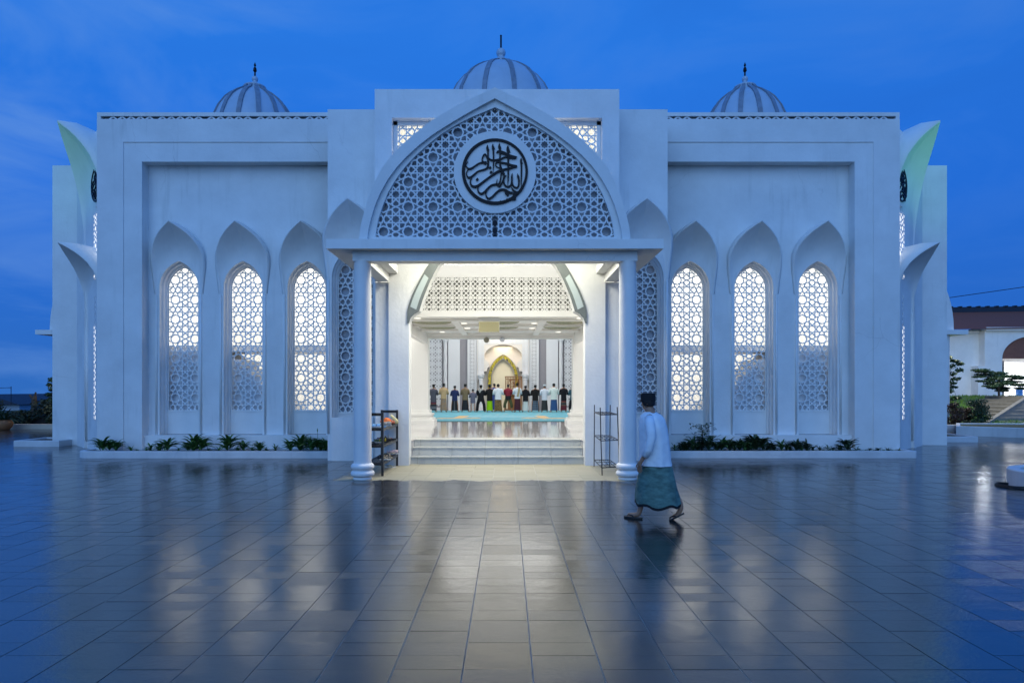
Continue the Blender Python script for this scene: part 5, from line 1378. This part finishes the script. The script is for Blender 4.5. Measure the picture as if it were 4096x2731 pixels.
# concrete stairs up the slope
t = thing('garden_steps', 'grey concrete garden steps climbing the lawn at the right edge', 'steps', (21.3,29,0))
b = MB(); n = 9
for k in range(n): b.box(.55*k, .55*k+1.35+.35*k, .36*k, .36*k+3.0, -.2, .16*(k+1)-.004*k)
b.build('treads', M['concrete'], t)
for q, (x0, x1) in enumerate(((-.22,0),(1.36,1.56))):
    b = MB(); X1 = .55*9+(.35*8 if q else 0)
    b.loft([[(x0,-.15,-.1),(x1,-.15,-.1),(x1,-.15,.20),(x0,-.15,.20)],[(x0+X1,3.2,.3),(x1+X1,3.2,.3),(x1+X1,3.2,1.62),(x0+X1,3.2,1.62)]], True, True); b.build('side_wall', M['concrete'], t)
# neighbouring house
hs_ = thing('house', 'white neighbouring house with brown roof and brown arched board beyond the lawn', 'house', (30,40,1.3))
def hp(b, n, m, smooth=False): o = b.build(n, m, hs_, smooth=smooth); o.matrix_parent_inverse = Matrix.Translation((-30,-40,-1.3)); return o
Dh = 40.0
hx = lambda u: pt(u, 0, Dh)[0]
hz = lambda v: pt(0, v, Dh)[2]
b = MB()
b.box(22, hx(2262), Dh+.5, Dh+9, .9, hz(756)); 
xa, xb_ = hx(2302), hx(2440)
b.box(hx(2262), xa, Dh, Dh+9, .9, hz(752)); b.box(xa, xb_, Dh, Dh+.2, hz(770), hz(752))
b.box(xb_, 42, Dh, Dh+9, .9, hz(752))
ax = (xa+xb_)/2; aw = (xb_-xa)/2
arch_ = [(ax-aw*math.cos(PI*i/24), hz(823)+ (hz(772)-hz(823))*math.sin(PI*i/24)) for i in range(25)]
for a, c in zip(arch_, arch_[1:]): b.face([(a[0],Dh,a[1]),(c[0],Dh,c[1]),(c[0],Dh,hz(770)),(a[0],Dh,hz(770))])
b.box(xa, xb_, Dh+2.5, Dh+2.7, 1.2, hz(770)); b.box(xa,xb_,Dh-.6,Dh+2.5,1.2,1.32)
hp(b, 'wall', M['white2'])
b = MB(); b.box(22, hx(2258), Dh+.3, Dh+.498, hz(764), hz(756)); b.box(hx(2260), 42, Dh-.2, Dh-.002, hz(760), hz(752)); hp(b, 'cornice', M['white2'])
b = MB(); b.face([(x, Dh+.25, z) for x, z in arch_]); b.face([(x, Dh+.3, z) for x, z in arch_]); hp(b, 'arched_board', M['curtain'])
b = MB(); b.loft([[(20,Dh-.3,hz(761)),(44,Dh-.3,hz(749))],[(20,Dh+1.4,hz(716)),(44,Dh+1.4,hz(703))]], closed=False); ro = hp(b, 'roof', M['roofbrown'])
b = MB(); b.loft([[(20,Dh+1.38,hz(716)),(44,Dh+1.38,hz(703))],[(20,Dh+1.5,hz(703)),(44,Dh+1.5,hz(690))],[(20,Dh+8,hz(690)),(44,Dh+8,hz(680))]], closed=False)
for i in range(40):
    x = 20.3+i*.58; zt_ = hz(703)+(hz(690)-hz(703))*(x-20)/24; b.box(x-.07,x+.07,Dh+1.44,Dh+1.7,zt_-.02,zt_+.05)
o = b.build('ridge', M['rooflip'], ro)
o.matrix_parent_inverse = Matrix.Identity(4)
b = MB(); b.box(hx(2304), hx(2327), Dh+.9, Dh+1.0, 1.32, hz(828)); dr = hp(b, 'door', M['door'])
b = MB(); b.box(hx(2327.5), hx(2330.5), Dh+.85, Dh+1.05, 1.32, hz(826)); hp(b, 'door_frame', M['rooflip'])
b = MB(); b.box(hx(2244),hx(2262),Dh-1.0+.9,Dh+.5,1.2,hz(840)); hp(b, 'open_shutter', M['white2'])
area('house_porch_lamp', ((xa+xb_)/2, Dh+1.4, hz(826)), 3.0, 170, color=(.95,.97,1), sy=1.5)
area('house_wall_lamp', (hx(2243), Dh-.6, 3.6), .3, 16, color=(.9,.95,1), rot=(rad(-50),0,rad(-30)))
area('lawn_lamp', (22.5,30.5,6.5), 1.5, 420, color=(1,.97,.74), rot=(rad(18),rad(-8),0))
t = thing('water_jug', 'blue plastic water jug on the house porch beside the door', 'jug', (hx(2335.5), Dh-.2, 1.33))
b = MB(); b.lathe([(.001,0),(.16,.0),(.18,.03),(.17,.14),(.18,.16),(.17,.28),(.18,.30),(.17,.40),(.10,.48),(.05,.50)], n=20); b.build('bottle', M['jug'], t, smooth=True)
b = MB(); b.lathe([(.05,.50),(.055,.50),(.055,.56),(.001,.56)], n=14); b.build('cap', M['jug'], t, smooth=True)
x_, y_, z_ = pt(2294, 914, 34.0)
cl_ = []
r = random.Random(11)
for (dx, dz, rx_, rz_) in ((-1.0,1.75,.40,.055),(-.72,1.66,.42,.06),(-.45,1.52,.45,.09),(-.25,1.30,.5,.08),(-.7,1.18,.42,.05),(-.95,1.40,.28,.04),(-.6,.92,.42,.05),(-.3,1.05,.4,.07),(.0,1.40,.45,.14),(.25,1.58,.42,.10),(.05,1.05,.5,.12),(.5,1.42,.45,.08),(.8,1.38,.4,.05),(1.15,1.30,.35,.035),(.55,1.15,.5,.10),(.8,.98,.4,.08),(.5,.80,.4,.08),(.15,.85,.35,.08),(1.0,1.15,.28,.04),(.25,.68,.25,.05),(.9,.80,.25,.05)):
    cl_.append((dx, r.uniform(-.5,.5), dz-.05, rx_, .45, rz_))
clump_tree('tree', 'small dark tree with flat layered crown in front of the house', 'tree', (x_, y_, 1.05), ([(0,0,-.3),(.01,0,.4),(-.01,0,.9),(.02,0,1.3)], [.06,.05,.045,.03]), cl_, 420, .055, M['leafd'], seed=4)
x_, y_, z_ = pt(2176, 914, 31.0)
cl_ = [(.05,0,.35,.3,.3,.06),(.45,0,.45,.25,.2,.07),(.05,0,.75,.28,.3,.10),(.35,.1,.95,.2,.2,.06),(.1,0,1.15,.3,.3,.12),(.4,0,1.35,.2,.2,.08),(.15,0,1.6,.32,.3,.12),(.55,0,1.75,.2,.2,.10),(.1,0,1.95,.3,.3,.12),(.6,0,2.05,.16,.2,.08),(.35,0,2.2,.2,.2,.06),(.05,0,2.35,.2,.2,.12),(-.1,0,1.5,.3,.3,.5),(-.1,0,.8,.3,.3,.4)]
clump_tree('tree', 'slender leafy tree half hidden behind the right porch column', 'tree', (x_, y_, .9), ([(-.1,0,-.3),(-.05,0,1),(0,0,1.7),(.05,0,2.3)], [.05,.04,.03,.02]), cl_, 60, .085, M['leafd'], seed=5)
def bush(label, u, v, D, w_, h, m, seed, z0):
    x_, y_, _ = pt(u, v, D); r = random.Random(seed)
    cl = [(r.uniform(-.3,.3)*w_, r.uniform(-.25,.25)*w_, h*(.12+.8*i/17), w_*(.30+.16*math.sin(PI*(i+2)/19)), w_*.35, h*.10) for i in range(18)]
    return clump_tree('shrub', label, 'shrub', (x_, y_, z0), ([(0,0,-.2),(0,0,h*.3),(0,0,h*.8)], [.04,.03,.02]), cl, 170, .04, m, seed=seed, twigs=False, group='shrubs on the lawn')
bush('reddish leaved round shrub next to the right porch column', 2194, 965, 28.2, .62, 1.05, M['leafr'], 21, .15)
bush('dark green round shrub in the middle of the lawn slope', 2246, 968, 28.2, .78, 1.22, M['leafd'], 22, .12)
bush('smaller dark shrub tucked left of the middle shrub', 2222, 962, 28.8, .5, .8, M['leafr'], 23, .15)
b = MB(); b.tube([(12,44,9.2),(26,41,7.2),(34,40,8.3),(42,39,9.8)], .022, 5); tag(b.build('power_line', M['rooflip']), 'thin dark power line crossing the sky above the brown roof', 'cable')
# round planter and hose coil at the right edge
t = thing('round_planter', 'round white kerbed planter cut off by the right edge', 'planter', (10.55,11.8,0))
b = MB(); b.lathe([(1.02,-.02),(1.04,.0),(1.04,.29),(1.02,.31),(.86,.31),(.84,.29),(.84,.2)], n=64); b.build('kerb', M['kerb'], t, smooth=False)
b = MB(); b.lathe([(.85,.24),(.4,.26),(.001,.27)], n=32); b.build('soil', M['soil'], t)
b = MB(); r = random.Random(9)
for i in range(500): a = r.uniform(0,6.3); q = r.uniform(0,.8); leaf(b, (q*math.cos(a), q*math.sin(a), .24), r.uniform(0,6.3), r.uniform(.05,.1), .02, r.uniform(.5,1.4), .3, 2)
b.build('grass', M['leaf'], t)
b = MB()
for k in range(2): b.tube([(.19*math.cos(2*PI*i/40)*(1-.06*k), .30*math.sin(2*PI*i/40)*(1-.06*k), .012+.022*k) for i in range(40)], .013, 6, cap=False)
o = b.build('hose_ring', M['rubber'], loc=(9.48,12.0,0)); tag(o, 'black rubber hose ring lying on the wet plaza by the round planter', 'hose')
# ================================================================== LEFT BACKGROUND
b = MB(); b.box(-30,-12,29.0,29.25,-.1,.21); o = b.build('low_wall', mat('wall_warm_white', (.55,.46,.36), .7, .15, 1)); tag(o, 'low warm white boundary wall behind the potted plant at the left', 'wall')
t = thing('potted_plant', 'large round terracotta pot with dark spiky plant at the left edge', 'potted plant', pt(10,987,28.4)[:2]+(0,))
b = MB(); b.lathe([(.16,0),(.20,.02),(.30,.16),(.34,.27),(.33,.36),(.27,.41),(.29,.43),(.25,.43),(.24,.38)], n=32); b.build('pot', M['terra'], t, smooth=True)
b = MB(); r = random.Random(2)
for i in range(60): leaf(b, (r.uniform(-.1,.1), r.uniform(-.1,.1), .38), r.uniform(0,6.3), r.uniform(.7,1.15), .05, r.uniform(.35,1.4), r.uniform(.5,1.1), 6)
b.build('leaves', M['leafd'], t)
b = MB(); r = random.Random(8)
hd = thing('hedge', 'dark mixed hedge behind the low wall at the far left', 'hedge', (-26,31,-.3))
for i in range(15000):
    x = r.uniform(-8,7.4); hmax = .95+.32*math.sin(x*1.7)+.22*math.sin(x*4.1+1)+.12*math.sin(x*9)+(.15 if x < 1.5 else -.25); z = r.uniform(.2,1)**.7*hmax*1.15; y = r.uniform(-.9,.9)
    n_ = Vector((r.gauss(0,1), r.gauss(0,1), r.gauss(0,1))).normalized(); u_ = n_.orthogonal().normalized(); v_ = n_.cross(u_); L = r.uniform(.05,.11); p = Vector((x,y,z+.25))
    b.face([p-u_*L, p+v_*L*.5, p+u_*L, p-v_*L*.5])
b.build('foliage', mat('hedge_leaf', (.018,.035,.018), .6, .6, 3), hd)
b = MB(); b.box(-8,7.4,-.4,.4,0,.85); b.build('core', M['hair'], hd)
x_, y_, z_ = pt(77.5, 934, 31)
t = thing('tree_stump', 'pollarded tree trunk with cut forked branches above the hedge', 'tree trunk', (x_, y_, 0))
b = MB(); b.tube([(0,0,-.3),(.0,0,.7),(.02,0,1.25),(.05,.02,1.45)], [.14,.13,.12,.07], 10); b.build('trunk', M['bark'], t)
for dx, dz in ((-.20,.30),(.10,.42)):
    b = MB(); b.tube([(.02,0,1.2),(dx*.6,0,1.28+dz*.4),(dx,0,1.2+dz)], [.08,.055,.035], 8); b.build('branch', M['bark'], t)
def gable_house(label, u0, u1, veave, vtop, D, m_w, m_r, apex):
    x0, x1 = pt(u0,0,D)[0], pt(u1,0,D)[0]; ze, zt = pt(0,veave,D)[2], pt(0,vtop,D)[2]; xa = pt(apex,0,D)[0]
    t = thing('house', label, 'house', (x0, D, -.3)); I_ = Matrix.Translation((-x0,-D,.3))
    b = MB(); b.box(x0+.3,x1-.3,D,D+8,-.3,ze); o = b.build('wall', m_w, t); o.matrix_parent_inverse = I_
    b = MB(); b.prism([(x0,ze-.05),(xa,zt),(x1,ze-.05)], D-.5, D+8.5); o = b.build('roof', m_r, t); o.matrix_parent_inverse = I_
    return t
m_far = mat('far_roof_tiles', (.035,.045,.07), .8, .4, 3, stretch=(.3,1,8)); m_fw = mat('far_wall', (.42,.48,.55), .7, .2, 1)
gable_house('distant house with broad dark roof at the left edge behind the hedge', -110, 52, 927, 905, 62, m_fw, m_far, -20)
gable_house('distant pale house with dark roof between the stump and the mosque', 74, 140, 922, 902, 70, m_fw, m_far, 112)
x_, y_, z_ = pt(25.5, 916, 60); b = MB(); b.tube([(0,0,-.6),(0,0,1.15)], .03, 5); b.tube([(-1.0,0,1.0),(.05,0,1.05)], .02, 5)
for k in range(4): b.tube([(-.9+.22*k,-.25,1.02),(-.9+.22*k,.25,1.02)], .012, 4)
tag(b.build('antenna', M['rooflip'], loc=(x_,y_,z_)), 'thin television antenna on the dark roof at the left', 'antenna')
x_, y_, z_ = pt(118, 960, 30.5)
clump_tree('tree', 'dark hanging leaves of a tree beside the left outer wall of the mosque', 'tree', (x_, y_, 0), ([(.2,0,-.2),(.15,0,1),(.1,0,2.3)], [.06,.05,.03]), [(0,0,2.2,.12,.2,.12),(-.08,0,1.95,.12,.2,.10),(.03,0,1.75,.15,.2,.1),(-.1,0,1.5,.15,.2,.1),(0,0,1.25,.2,.2,.12),(-.05,0,.8,.25,.2,.3),(.0,0,.4,.3,.2,.3)], 90, .07, M['leafd'], seed=6)
